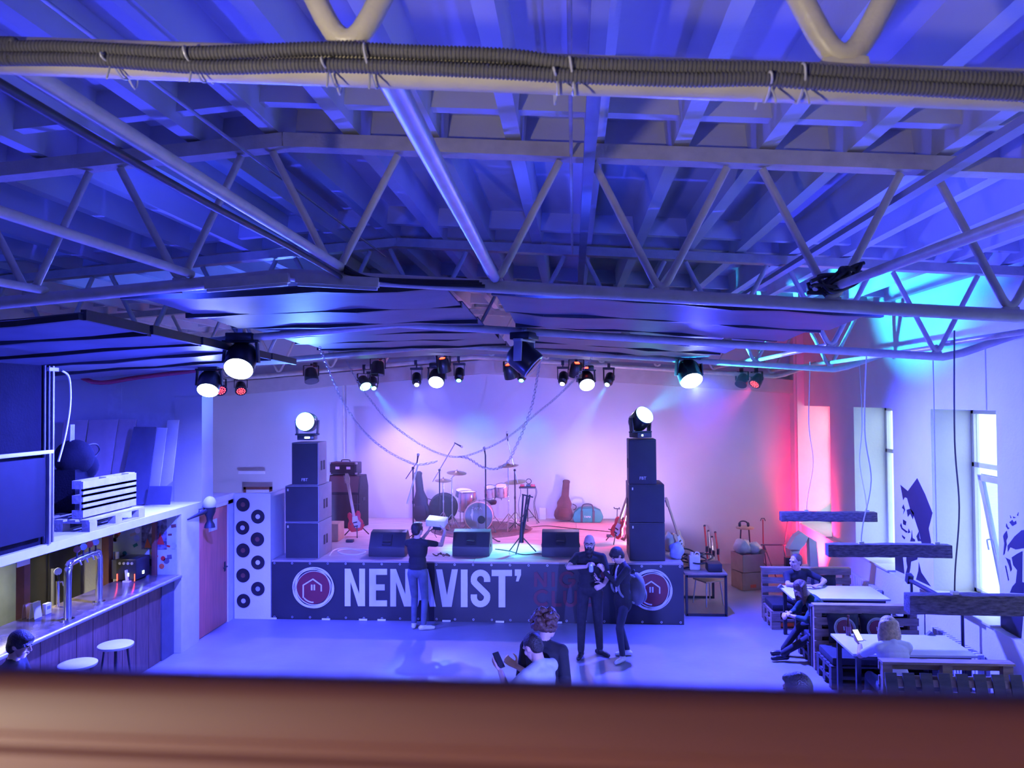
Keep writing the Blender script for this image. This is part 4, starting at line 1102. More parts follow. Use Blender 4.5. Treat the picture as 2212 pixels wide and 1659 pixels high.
def cymbal(label, px, py, Y, h_px, r, tilt=(.1, -.25, .95), arm=None):
    c = atY(px, py, Y); base = Vector((c.x, c.y, SZ))
    top = atY(px, h_px, Y)
    t = thing('cymbal_stand', label, 'cymbal', base, group='cymbals on stands')
    H = top.z-SZ
    tripod(t, H, .30, yaw=px*.01)
    e = Vector((0, 0, H))
    if arm:
        a = Vector(arm); MB().tube([e-a*.3, e+a], .010, 8).build('boom', M['steel'], t, smooth=1); e = e+a
    d = Vector(tilt).normalized(); Mx = frame(e+Vector((0, 0, .03)), d)
    MB().lathe([(.012, .035), (.035, .03), (.055, .012), (r*.7, .004), (r, -.012), (r*.995, -.016), (.05, .006), (.012, .028)], Mx, 36, cap=False).build('cymbal', M['brass'], t, smooth=1)
    MB().cyl(e, e+d*.09, .006, 8).build('cymbal_rod', M['steel'], t); MB().ball(e+d*.085, .013).build('wing_nut', M['steel'], t)
    return t
cymbal('crash cymbal on the stand with a slanting boom left of the drums', 977, 1130, 15.9, 1031, .21, (.08, -.14, 1), (.10, 0, .07))
cymbal('hi-hat pair of cymbals on the stand left of the floor tom', 958, 1125, 16.2, 1040, .18, (.05, -.12, 1))
cymbal('crash cymbal on the tall stand right of the rack toms', 1099, 1130, 16.0, 1008, .22, (-.06, -.10, 1))
cymbal('ride cymbal on the stand at the right of the kit', 1114, 1132, 16.3, 1045, .24, (-.08, -.12, 1), (.0, 0, .02))
# drum throne
c = atZ(1075, 1138, SZ)
t = thing('drum_stool', 'round black drum stool behind the kit', 'stool', (c.x-.2, 16.6, SZ))
tripod(t, .46, .26, M['steel'])
MB().lathe([(.02, .46), (.15, .46), (.17, .49), (.17, .53), (.14, .555), (.02, .56)], None, 28).build('seat', M['black'], t, smooth=.6)
# pedal
t = thing('drum_pedal', 'metal bass drum pedal behind the bass drum', 'pedal', (kc.x+.02, YK+.36, SZ))
MB().box((0, .02, .03), (.09, .28, .015), Matrix.Rotation(.16, 3, 'X')).build('footboard', M['steel'], t)
MB().tube([(-.05, -.11, .0), (-.05, -.11, .22), (.05, -.11, .22), (.05, -.11, .0)], .008, 8).build('pedal_frame', M['steel'], t)
# carpet under the kit
MB().lathe([(.001, .012), (1.05, .012), (1.06, .006), (1.06, 0)], T(kc.x, 16.1, SZ), 40, cap=False).build('rug', mat('dark_rug', (.10, .06, .06), .95, var=.3, scale=20), label='dark round rug under the drum kit', cat='rug')

# stand with small electronics right of the kit
c = atZ(1140, 1132, SZ)
t = thing('equipment_stand', 'tripod stand with small electronics and dangling cables right of the kit', 'equipment stand', (c.x, c.y, SZ))
tripod(t, .78, .26, M['black'])
MB().box((0, 0, .80), (.36, .22, .03)).build('tray', M['black'], t, bevel=.008)
for x, m in ((-.11, 'red_paint'), (.02, 'black_gloss'), (.12, 'red_paint')): MB().box((x, 0, .84), (.09, .12, .05)).build('effects_unit', M[m], t, bevel=.008)
q = MB(); q.torus((0, 0, 0), .055, .008, T(.03, 0, .93) @ Matrix.Rotation(PI/2, 4, 'X'), 20, 6); q.build('headphones', M['black'], t, smooth=1)
for k, x in enumerate((-.17, .16, .18)):
    MB().tube(smooth_path([(x, -.08, .82), (x+.03, -.12, .70), (x-.02, -.12, .45), (x+.02*k, -.10, .18), (x+.04, -.1, .02)], 5), .006, 6).build('cable', M['black'], t, smooth=1)
# folded keyboard or music stand at the stage front
c = atZ(1126, 1194, SZ)
t = thing('folding_stand', 'folded black tripod stand at the stage front near the middle', 'folding stand', (c.x, c.y, SZ))
for k, a in enumerate((.3, 2.5, 4.4)):
    MB().tube([(0, 0, .30), (.27*math.cos(a), .20*math.sin(a), .012)], .011, 8).build('leg', M['black'], t, smooth=1)
for dx in (-.05, .02, .07):
    MB().tube([(dx*.3, 0, .26), (dx+.09, .03, 1.02)], .016, 8).build('arm', M['black'], t, smooth=1)
MB().tube([(0, 0, .18), (.02, .0, .55)], .04, 10, True, [.045, .03]).build('joint', M['black'], t, smooth=1)
MB().tube([(.02, 0, 1.03), (.22, 0, .98)], .012, 8).build('crossbar', M['black'], t, smooth=1)

# low floor cables and pedals on the stage
rnd = random.Random(11)
def cable(label, pts, r=.008, m='black', name='cable'):
    MB().tube(smooth_path(pts, 6), r, 6).build(name, M[m], smooth=1, label=label, cat='cable', group='cables lying on the stage')
cable('long black cable curving across the stage behind the right monitor', [atZ(x, y, SZ+.008) for x, y in ((1130, 1140), (1180, 1136), (1230, 1141), (1290, 1146), (1335, 1150))])
cable('black cable looping in front of the drums', [atZ(x, y, SZ+.008) for x, y in ((960, 1144), (1000, 1152), (1060, 1150), (1110, 1148), (1150, 1142))])
cable('pale coiled cable near the left speaker tower', [atZ(x, y, SZ+.008) for x, y in ((712, 1200), (722, 1188), (745, 1184), (770, 1188), (790, 1192), (770, 1198), (740, 1196), (730, 1190), (752, 1186), (800, 1188))], .010, 'white_paint')
cable('dark cable tangle at the stage edge beside the man with the white box', [atZ(x, y, SZ+.008) for x, y in ((935, 1196), (943, 1200), (952, 1194), (958, 1201), (965, 1196), (972, 1201), (960, 1198), (946, 1196))])
cable('cable under the folded stand running to the stage edge', [atZ(x, y, SZ+.008) for x, y in ((1070, 1186), (1100, 1190), (1130, 1198), (1160, 1196), (1190, 1198), (1230, 1199))])
for px, py, lab in ((756, 1171, 'small effect pedal on the floor near the red guitar'), (1318, 1160, 'small effect pedal near the dark red guitar')):
    p = atZ(px, py, SZ)
    MB().box((p.x, p.y, SZ+.025), (.14, .10, .05)).build('effect_pedal', M['black'], bevel=.008, label=lab, cat='effect pedal', group='effect pedals')

# ---- hanging chains above the stage front
def chain(label, pts, pitch=.055, w=.022):
    P = smooth_path(pts, 20); ds = [0]
    for i in range(1, len(P)): ds.append(ds[-1]+(P[i]-P[i-1]).length)
    n = int(ds[-1]/pitch); b = MB(); j = 0
    for i in range(n):
        s = (i+.5)*pitch
        while j < len(ds)-2 and ds[j+1] < s: j += 1
        t = (s-ds[j])/max(1e-9, ds[j+1]-ds[j]); p = P[j].lerp(P[j+1], t); d = (P[j+1]-P[j]).normalized()
        B = basis(d); Q = B @ Matrix.Rotation(PI/4 if i % 2 else -PI/4, 3, 'Z')
        L = pitch*.72
        lp = [p+Q @ Vector((w*math.cos(a), 0, L*math.sin(a)*1.0)) for a in [2*PI*k/8 for k in range(9)]]
        b.tube(lp, .0048, 5, False)
    return b.build('chain', M['galv'], smooth=1, label=label, cat='chain', group='chains hanging over the stage')
YC = 12.4
chain('left hanging chain from the middle sheets down to the microphone and up', [atY(x, y, Y) for x, y, Y in ((690, 750, 11.2), (706, 790, 11.6), (738, 862, 12.2), (780, 925, 12.4), (830, 970, 12.5), (885, 999, 12.6), (912, 1003, 12.6), (945, 996, 12.8))])
chain('long hanging chain swagged from left to right across the stage', [atY(x, y, Y) for x, y, Y in ((748, 780, 14), (790, 850, 14), (840, 910, 14), (900, 955, 14), (950, 980, 14), (985, 987, 14), (1020, 981, 14), (1070, 960, 14), (1110, 935, 14), (1160, 892, 14), (1200, 860, 14), (1245, 815, 14), (1280, 772, 13.6), (1300, 752, 13.4))])
chain('hanging chain from the big unlit head down to the drums and left', [atY(x, y, Y) for x, y, Y in ((1168, 765, 11.5), (1160, 820, 12), (1148, 880, 12.3), (1130, 930, 12.6), (1112, 970, 12.8), (1095, 1000, 13), (1070, 1013, 13.2), (1040, 1008, 13.5), (1015, 992, 13.8), (992, 986, 14))])
# thin pole against the back wall
MB().cyl(atY(743, 990, 17.5), atY(741, 808, 17.5), .016, 10).build('pole', M['cream'], smooth=1, label='thin pale pole rising behind the amplifier stack', cat='pole')
# white rail on the back wall, left, and framed thing under it
MB().bar(atY(516, 1021, 17.5), atY(572, 1021, 17.5), .05, .06).build('wall_batten', M['white_paint'], label='short white batten lamp on the back wall at left', cat='batten')
c = atY(557, 1062, 17.45)
t = thing('picture_frame', 'low framed board behind the record panel at left', 'frame', (c.x, 17.45, c.z))
fr = MB()
for (x0, x1, z0, z1) in ((-.34, .34, .05, .11), (-.34, -.28, -.9, .11), (.28, .34, -.9, .11)): fr.bb((x0, -.02, z0), (x1, .02, z1))
fr.build('frame', M['redbrown'], t); MB().bb((-.28, -.005, -.9), (.28, .005, .05)).build('board', M['gypsum'], t)
for k in range(1): MB().bb((-.34, -.03, SZ-c.z-1.0), (.34, .03, -.9)).build('plinth', M['redbrown'], t)
# conduit bits on the left panels
# ================================================================== BAR SIDE (left)
# bar counter: stone top on a panelled front
YB0, YB1 = 3.0, 11.03
t = thing('bar_counter', 'long bar counter with brown stone top and dark wood front', 'bar counter', (XM, 7, 0))
b = MB(); b.bb((-.75, YB0-7, 1.11), (.0, YB1-7, 1.16)); b.build('worktop', M['stone'], t, bevel=.008)
MB().bb((-.66, YB0-7, 0), (-.62, YB1-7, 1.11)).build('back_panel', M['wood_bar'], t)
k = 0; y = YB0
while y < YB1-.45:
    MB().bb((-.14, y-7+.002, 0), (-.12+.004*(k % 2), y+.155-7, 1.11)).build('front_plank', M['wood_bar'], t); y += .157; k += 1
MB().bb((-.16, y-7, 0), (-.10, YB1-7, 1.11)).build('end_panel', M['board_grey'], t)
MB().tube([(0.0, YB0-7, 1.135), (0, YB1-7, 1.135)], .026, 8).build('edge_trim', M['galv'], t, smooth=1)

# timber posts and lintel behind the bar
def timber(lab, y, x=-6.72, w=.11):
    t = thing('timber_post', lab, 'post', (x, y, 0), group='red-brown posts behind the bar')
    MB().bb((-w/2, -w/2, 0), (w/2, w/2, 2.04)).build('shaft', M['redbrown'], t, bevel=.008)
    MB().bb((-w/2-.02, -.16, 1.88), (w/2+.02, .16, 2.03)).build('bracket', M['redbrown'], t, bevel=.008)
pts = [atX(50, 1290, -6.72).y, atX(232, 1200, -6.72).y]
timber('red-brown timber post at the left edge behind the bar', pts[0])
timber('red-brown timber post between black fridge and stickered wall', pts[1])
t = thing('timber_post', 'narrow red-brown timber strip at the end of the stickered wall', 'post', (-6.17, 10.975, 1.16), group='red-brown posts behind the bar')
MB().bb((-.03, -.03, 0), (.03, .03, .88)).build('shaft', M['redbrown'], t, bevel=.006)
# black tall fridge, pale doors behind the bar
y0, y1 = atX(85, 1280, -7.4).y, atX(160, 1280, -7.4).y
t = thing('fridge', 'tall black fridge behind the beer taps', 'fridge', (-7.6, (y0+y1)/2, 0))
MB().bb((-.3, -(y1-y0)/2, 0), (.3, (y1-y0)/2, 1.98)).build('body', M['black_gloss'], t, bevel=.02)
MB().bb((.30, -(y1-y0)/2+.03, .1), (.325, (y1-y0)/2-.03, 1.92)).build('fridge_door', M['black_gloss'], t, bevel=.008)
MB().bb((.325, -(y1-y0)/2+.06, .8), (.36, -(y1-y0)/2+.09, 1.4)).build('handle', M['galv'], t)
y0, y1 = atX(162, 1280, -7.9).y, atX(222, 1240, -7.9).y
d = thing('door_2', None, None, (-8.13, (y0+y1)/2, 0)); d['kind'] = 'structure'; w = (y1-y0)/2
MB().bb((0, -w+.1, 0), (.05, w-.1, 1.95)).build('door_leaf', M['plaster_back'], d)
fr = MB(); fr.bb((0, -w, 0), (.09, -w+.1, 2.04)); fr.bb((0, w-.1, 0), (.09, w, 2.04)); fr.bb((0, -w, 1.94), (.09, w, 2.04)); fr.build('door_frame', M['yellow_wood'], d)
y0, y1 = atX(0, 1290, -7.9).y, atX(40, 1290, -7.9).y
t = thing('cupboard', 'pale yellow wooden cupboard at the left end behind the bar', 'cupboard', (-7.9, (y0+y1)/2-.62, 0))
MB().bb((-.22, -.6, 0), (.2, .55, 2.0)).build('body', M['yellow_wood'], t, bevel=.008)
for yy0, yy1 in ((-.58, -.03), (-.0, .53)): MB().bb((.2, yy0, .05), (.22, yy1, 1.95)).build('cupboard_door', M['green_grey'] if yy0 > -.1 else M['yellow_wood'], t, bevel=.005)

# stickered end wall with poster
EY = 11.04
def epx(x, y): p = atY(x, y, EY); return p
sb = thing('sticker_board', 'pale end wall board covered in stickers behind the bar', 'board', (-6.75, EY, 1.1))
a0, a1 = epx(242, 1150), epx(382, 1260)
MB().bb((a0.x+6.75, -.0, .06), (a1.x+6.75, -.02, .94)).build('board', mat('pale_green_board', (.42, .50, .44), .6, var=.1), sb)
cols = ['black', 'teal', 'redbrown', 'paper', 'green_grey', 'yellow_wood', 'red_paint', 'board_grey', 'blue_bag', 'orange_label']
rnd = random.Random(21)
for k in range(46):
    x = rnd.uniform(246, 378); y = rnd.uniform(1128+ (378-x)*.02, 1235); p = epx(x, y)
    if 305 < x < 365 and y < 1188: continue
    q = MB(); r = rnd.uniform(.025, .05)
    if rnd.random() < .5: q.lathe([(.001, .0), (r, .0), (r, .003), (.001, .003)], T(p.x+6.75, -.021, p.z-1.1) @ Matrix.Rotation(PI/2, 4, 'X'), 14)
    else: q.box((p.x+6.75, -.022, p.z-1.1), (2*r, .004, 2*r*rnd.uniform(.4, 1)), Matrix.Rotation(rnd.uniform(-.5, .5), 3, 'Y'))
    q.build('sticker', M[rnd.choice(cols)], sb)
a, c = epx(308, 1118), epx(362, 1186)
po = thing('poster', 'dark red poster above the sticker board end of the bar', 'poster', ((a.x+c.x)/2, EY-.025, c.z))
w, h = c.x-a.x, a.z-c.z
MB().bb((-w/2, -.003, 0), (w/2, .003, h)).build('sheet', mat('poster_print', (.12, .12, .17), .5, var=.9, scale=14), po)
for x0, x1, z0, z1, m in ((-.38, -.1, .05, .35, 'red_paint'), (.12, .42, .15, .55, 'red_paint'), (-.2, .15, .5, .8, 'paper'), (-.05, .1, .1, .3, 'paper')):
    MB().prism([(x0*w, z0*h), (x1*w, z0*h), ((x0*.6+x1*.4)*w, z1*h)], .002, Matrix(((1, 0, 0, 0), (0, 0, -1, -.003), (0, 1, 0, 0), (0, 0, 0, 1)))).build('poster_print_shape', M[m], po)

# beer tower: chrome arch with four taps
pa = atZ(146, 1340, 1.16); pb = atZ(214, 1302, 1.16)
t = thing('beer_tower', 'chrome arched beer tower with four round-badged taps', 'beer tower', pa)
dv = pb-pa; H = .66
pth = [Vector((0, 0, .02)), Vector((0, 0, H-.14)), dv*.03+Vector((0, 0, H-.05)), dv*.12+Vector((0, 0, H)), dv*.88+Vector((0, 0, H)), dv*.97+Vector((0, 0, H-.05)), dv+Vector((0, 0, H-.14)), dv+Vector((0, 0, .02))]
MB().tube(smooth_path(pth, 4), .042, 16).build('arch', M['steel'], t, smooth=1)
for o in (Vector(), dv): MB().cyl(o, o+Vector((0, 0, .02)), .075, 20).build('foot', M['steel'], t, smooth=.6)
for k in range(4):
    o = dv*(.2+.2*k)+Vector((0, 0, H))
    b = MB(); b.tube([o, o+Vector((.07, 0, .0)), o+Vector((.085, 0, -.05))], .013, 8); b.build('tap', M['steel'], t, smooth=1)
    b = MB(); b.cyl(o+Vector((.03, 0, .03)), o+Vector((.03, 0, .10)), .010, 8); b.build('tap_handle', M['black'], t)
    MB().lathe([(.001, -.008), (.04, -.008), (.04, .008), (.001, .008)], frame(o+Vector((.03, 0, .14)), (.8, -.6, 0)), 18).build('tap_badge', M[('redbrown', 'blue_bag', 'red_paint', 'blue_bag')[k]], t)
p = atZ(78, 1310, 1.16)
t = thing('beer_tap', 'single slim chrome beer tap near the menu cards', 'beer tap', (max(p.x, -6.45), p.y, 1.16))
MB().cyl((0, 0, 0), (0, 0, .32), .022, 12).build('column', M['steel'], t, smooth=.8)
MB().tube([(0, 0, .30), (.06, 0, .31), (.08, 0, .26)], .012, 8).build('tap', M['steel'], t, smooth=1)
MB().cyl((.02, 0, .32), (.0, 0, .40), .010, 8).build('tap_handle', M['black'], t)
MB().lathe([(.001, -.008), (.045, -.008), (.045, .008), (.001, .008)], frame((0, 0, .44), (.8, -.6, 0)), 18).build('tap_badge', M['paper'], t)
# cards and boxes on the counter
for px, py, w, h, m, lab, n in ((78, 1335, .13, .19, 'paper', 'white folded menu card on the bar left of the pale box', 'menu_card'), (101, 1326, .10, .13, 'white_paint', 'pale box on the bar beside the menu card', 'box'), (60, 1335, .10, .17, 'cardboard', 'brown card standing on the bar behind the menu card', 'menu_card')):
    p = atZ(px, py, 1.16)
    t = thing(n, lab, 'card' if 'card' in n else 'box', (p.x, p.y, 1.16))
    if n == 'box': MB().box((0, 0, h/2), (.05, w, h)).build('carton', M[m], t, bevel=.006); MB().box((.026, 0, h*.6), (.004, w*.6, h*.3)).build('print', M['green_grey'], t)
    else:
        MB().box((.015, 0, h/2), (.004, w, h), Matrix.Rotation(-.12, 3, 'Y')).build('card_front', M[m], t); MB().box((-.03, 0, h/2), (.004, w, h), Matrix.Rotation(.12, 3, 'Y')).build('card_back', M[m], t)
p = atZ(277, 1256, 1.16)
t = thing('leaflet_holder', 'clear leaflet holder with a lilac leaflet on the bar', 'leaflet holder', p)
MB().box((0, 0, .09), (.02, .12, .16), Matrix.Rotation(-.1, 3, 'Y')).build('leaflet', M['paper'], t); MB().box((.0, 0, .01), (.10, .12, .02)).build('holder_base', M['clear'], t)
# cash terminal with lit keys
p = atZ(318, 1245, 1.16)
t = thing('coffee_machine', 'black bar machine with a lit panel at the end of the counter', 'machine', (p.x-.12, p.y-.16, 1.16), rz=0)
MB().box((0, 0, .17), (.30, .36, .30)).build('body', M['black_gloss'], t, bevel=.02)
MB().box((.152, -.0, .10), (.01, .04, .045)).build('lit_panel', E_DISPW, t)
MB().box((.02, -.182, .10), (.05, .01, .045)).build('lit_panel', E_DISPW, t)
for k in range(4): MB().cyl((-.09+.06*k, -.18, .26), (-.09+.06*k, -.19, .26), .02, 12).build('knob', M['galv'], t)
for x in (-.13, .13): MB().box((x, -.184, .06), (.008, .008, .10)).build('red_light_bar', E_DISP, t)
t = thing('bottle_rack', 'small dark rack of glasses beside the bar machine', 'rack', (p.x-.45, p.y-.08, 1.16))
MB().box((0, 0, .14), (.22, .25, .28)).build('rack_frame', M['board_grey'], t, bevel=.01)
for k in range(3): MB().cyl((-.07+.07*k, -.05, .28), (-.07+.07*k, -.05, .38), .028, 12).build('tumbler', M['clear'], t, smooth=.6)

# white strip of signs on the post
MB().box((-6.66, pts[0]-.08, 1.80), (.01, .22, .12)).build('small_sign', M['paper'], label='small white lettered sign on the left bar post', cat='sign')
# bar stools
def bar_stool(label, c, h, r, seat, group='bar stools'):
    t = thing('bar_stool', label, 'stool', (c.x, c.y, 0), group=group)
    MB().lathe([(.01, h-.035), (r*.96, h-.035), (r, h-.02), (r, h-.005), (r*.96, h), (.01, h)], None, 32).build('seat', seat, t, smooth=.6)
    for k in range(4):
        a = .6+PI/2*k
        MB().tube([(r*.6*math.cos(a), r*.6*math.sin(a), h-.03), (r*1.0*math.cos(a), r*1.0*math.sin(a), .01)], .013, 8).build('leg', M['black'], t, smooth=1)
    MB().torus((0, 0, 0), r*.86, .010, T(0, 0, h*.38), 32, 6).build('foot_ring', M['black'], t, smooth=1)
    return t
bar_stool('round white-topped bar stool closest to the white column', atZ(250, 1391, .75), .75, .205, M['white_paint'])
bar_stool('round white-topped bar stool partly behind the railing, beside the seated man', atZ(168, 1432, .75), .75, .205, M['white_paint'])
# round dark cushion/shadow-like disc leaning on the bar front is a hook plate
# records on the panel
for k, (x, y, lab) in enumerate(((525, 1090, None), (557, 1116, 'paper'), (524, 1140, 'gypsum'), (556, 1165, None), (525, 1189, None), (557, 1215, 'paper'), (525, 1243, None), (557, 1272, 'blue_bag'), (526, 1298, 'gypsum'))):
    p = atY(x, y, 12.84)
    name = ('topmost record', 'second record from the top', 'third record from the top', 'fourth record from the top', 'fifth record from the top', 'sixth record from the top', 'seventh record from the top', 'eighth record from the top', 'lowest record')[k]
    t = thing('vinyl_record', 'black vinyl disc on the white panel, %s' % name, 'record', p, group='records on the panel')
    Mq = Matrix.Rotation(PI/2, 4, 'X')
    MB().lathe([(.003, 0), (.118, 0), (.120, .002), (.003, .003)], Mq, 40).build('disc', M['black_gloss'], t, smooth=.5)
    MB().lathe([(.003, .003), (.040, .003), (.040, .005), (.003, .005)], Mq, 24).build('centre_label', M[lab] if lab else M['redbrown'], t)
    q = MB()
    for r in (.06, .078, .096, .110): q.torus((0, 0, 0), r, .0012, Mq @ T(0, 0, .003), 36, 4)
    q.build('groove', M['black'], t)

# hanging head-shaped lamp at the mezzanine edge by the door
p = atX(453, 1098, XM+.12)
t = thing('wall_lamp', 'bulbous pale lamp with dark drooping neck by the wooden door', 'lamp', p)
MB().ball((0, 0, .07), (.10, .10, .12), 20, 14).build('globe', M['white_paint'], t, smooth=1)
MB().lathe([(.02, -.30), (.085, -.30), (.075, -.25), (.045, -.20), (.05, -.14), (.085, -.06), (.095, .02)], Matrix.Identity(4), 20).build('neck', M['black'], t, smooth=.9)
MB().tube([(-.02, -.05, -.03), (-.1, -.5, -.10)], .03, 8, True, [.04, .012]).build('bracket', M['black'], t, smooth=1)

# ---- on the mezzanine
# black partition/curtain with a metal frame and rail
Yp = 8.28
t = thing('black_partition', 'tall black panelled partition with metal posts on the mezzanine edge', 'partition', (XM, Yp, 2.15))
MB().bb((-.10, -6, 0), (-.06, 0, 1.98)).build('panel', M['deep_black'], t)
for dy in (-.02, -.09, -.16): MB().bb((-.05, dy-.012, 0), (-.03, dy+.012, 1.98)).build('post', M['galv'] if dy == -.02 else M['board_grey'], t)
MB().bb((-.06, -.14, 1.92), (.0, .02, 1.96)).build('post_cap', M['galv'], t)
t = thing('railing', 'pale metal railing with dark infill panels at the mezzanine edge', 'railing', (XM, 8.2, 2.15))
MB().bb((-.02, -5.5, 1.0), (.02, 0, 1.04)).build('top_rail', M['white_paint'], t, bevel=.004)
for k in range(5):
    y = -.06-1.12*k
    MB().bb((-.018, y-.018, 0), (.018, y+.018, 1.0)).build('post', M['board_grey'] if k else M['galv'], t)
    MB().bb((-.012, y-1.06, .10), (.0, y-.06, .96)).build('infill_panel', M['infill'], t)
q = MB(); q.tube(smooth_path([(XM+.0, 8.35, 4.08), (XM, 8.48, 4.0), (XM, 8.5, 3.7), (XM, 8.42, 3.35), (XM, 8.3, 3.05)], 6), .012, 8)
q.build('cable', M['white_paint'], smooth=1, label='pale cable looping down beside the black partition', cat='cable')

# pallets
def pallet(label, M4, m, group=None, L=1.2, W=.8, cat='pallet'):
    t = thing('pallet', label, cat, group=group); t.matrix_world = M4
    for k in range(5): MB().box((0, -W/2+.07+(W-.14)*k/4, .133), (L, .12 if k % 2 == 0 else .10, .022)).build('top_board', m, t)
    for x in (-L/2+.072, 0, L/2-.072):
        MB().box((x, 0, .111), (.145, W, .022)).build('cross_board', m, t)
        for y in (-W/2+.05, 0, W/2-.05): MB().box((x, y, .061), (.145, .10, .078)).build('block', m, t)
    for y in (-W/2+.05, 0, W/2-.05): MB().box((0, y, .011), (L, .10, .022)).build('bottom_board', m, t)
    return t
yb = atX(212, 1120, XM-.3).y
pallet('whitewashed pallet lying flat on the mezzanine edge', T(XM-.42, yb, 2.15) @ Matrix.Rotation(PI/2, 4, 'Z'), M['wood_pallet_white'], 'pallets on the mezzanine')
pallet('whitewashed pallet standing upright on the mezzanine edge', T(XM-.30, yb+.05, 2.30+.23) @ Matrix.Rotation(PI/2, 4, 'Z') @ Matrix.Rotation(PI/2, 4, 'X'), M['wood_pallet_white'], 'pallets on the mezzanine', 1.15, .46)
# dark bag slumped beyond the pallet
p = atX(160, 1015, XM-.75)
t = thing('bag', 'dark lumpy bag with a loop handle behind the upright pallet', 'bag', (p.x, p.y, 2.15+.82))
t.location.z = 2.15
q = MB(); q.ball((0, 0, .84), (.24, .25, .24), 18, 12); q.ball((.02, .15, .72), (.2, .18, .2), 14, 10); q.bb((-.15, -.2, 0), (.15, .2, .7)); q.build('body', M['deep_black'], t, smooth=1.2)
q = MB(); q.tube(smooth_path([(.1, .12, 1.0), (.12, .28, 1.0), (.12, .36, .92), (.1, .3, .84), (.1, .2, .82)], 5), .012, 6); q.build('handle', M['black'], t, smooth=1)
q = MB()
for dy in (-.03, .0, .03): q.tube([(0, dy-.05, 1.05), (.01, dy-.06, 1.28)], .014, 8)
q.build('bottle_neck', M['galv'], t, smooth=1)
# boards leaning on the drywall
def board(label, poly_px, Y, m, lean=.10, name='board', th=.02):
    P = [atY(x, y, Y) for x, y in poly_px]
    zb = min(p.z for p in P); base = Vector((sum(p.x for p in P)/len(P), Y, zb))
    pl = [(p.x-base.x, p.z-zb) for p in P]
    t = thing(name, label, 'board', base, group='boards leaning on the partition wall'); t.rotation_euler = (-lean, 0, 0)
    MB().prism(pl, th, Matrix(((1, 0, 0, 0), (0, 0, -1, 0), (0, 1, 0, 0), (0, 0, 0, 1)))).build('panel', m, t, bevel=.003)
    return t
board('wide beige board leaning at the left of the partition wall', [(128, 907), (180, 907), (166, 1088), (118, 1088)], 11.40, M['board_pink'])
board('second wide beige board leaning on the partition wall', [(183, 907), (246, 906), (230, 1088), (169, 1088)], 11.42, M['board_pink'])
board('third beige board leaning on the partition wall', [(248, 906), (286, 906), (262, 1088), (233, 1088)], 11.44, M['board_pink'])
board('dark blue-grey board leaning in front of the beige boards', [(281, 922), (330, 922), (318, 1090), (255, 1090)], 11.25, M['board_grey'])
board('slim grey board leaning beside the dark board', [(331, 924), (354, 924), (342, 1078), (320, 1078)], 11.28, M['gypsum'])
board('pale narrow board leaning at the right of the stack', [(355, 908), (380, 907), (372, 1040), (346, 1062)], 11.36, M['plaster_back'])
board('short dark board standing at the foot of the leaning boards', [(322, 1050), (372, 1050), (368, 1090), (316, 1090)], 11.15, M['board_grey'], .05)
# red heating pipe high on the partition
q = MB(); q.tube(smooth_path([atY(128, 778, 11.5), atY(200, 825, 11.5), atY(300, 815, 11.5), atY(425, 800, 11.5)], 5), .035, 10)
q.build('pipe', M['red_pipe'], smooth=1, label='red painted pipe high on the partition wall', cat='pipe')
MB().bar(atY(128, 805, 11.55), atY(170, 806, 11.55), .03, .05).build('pipe', M['red_pipe'], label='short red pipe stub beside the black partition', cat='pipe')

# unseen strip lamps added under the mezzanine light the bar
for y, lab in ((6.6, 'white strip lamp under the mezzanine over the beer taps'), (9.3, 'white strip lamp under the mezzanine over the bar end')):
    t = thing('strip_lamp', lab, 'lamp', (-6.95, y, 2.05), group='strip lamps over the bar')
    MB().bb((-.04, -.5, -.05), (.04, .5, 0)).build('housing', M['white_paint'], t, bevel=.006)
    MB().bb((-.03, -.48, -.062), (.03, .48, -.05)).build('diffuser', emis('bar_strip_light', (1.0, .92, .70), 3), t)
    spot(t, (0, 0, -.08), (-.05, 0, -1), (1.0, .92, .68), 45, 170, 1, .2)
# ================================================================== RIGHT SIDE: TABLES, BENCHES, WALL
def white_table(label, x0, x1, y0, y1, h=.75):
    t = thing('table', label, 'table', ((x0+x1)/2, (y0+y1)/2, 0), group='white tables by the windows')
    w, d = x1-x0, y1-y0
    MB().box((0, 0, h-.015), (w, d, .03)).build('tabletop', M['table_white'], t, bevel=.006)
    for sx in (-1, 1):
        for sy in (-1, 1): MB().box((sx*(w/2-.08), sy*(d/2-.07), (h-.03)/2), (.05, .05, h-.03)).build('leg', M['black'], t)
        MB().box((sx*(w/2-.08), 0, h-.06), (.04, d-.14, .05)).build('apron', M['black'], t)
    MB().box((0, -d/2+.07, h-.06), (w-.16, .04, .05)).build('apron', M['black'], t)
    MB().box((0, d/2-.07, h-.06), (w-.16, .04, .05)).build('apron', M['black'], t)
    return t
white_table('white rectangular table where the man in black sits', 3.22, 4.62, 11.70, 12.50)
white_table('white rectangular table in front of the blond person', 3.20, 4.58, 9.20, 9.98)

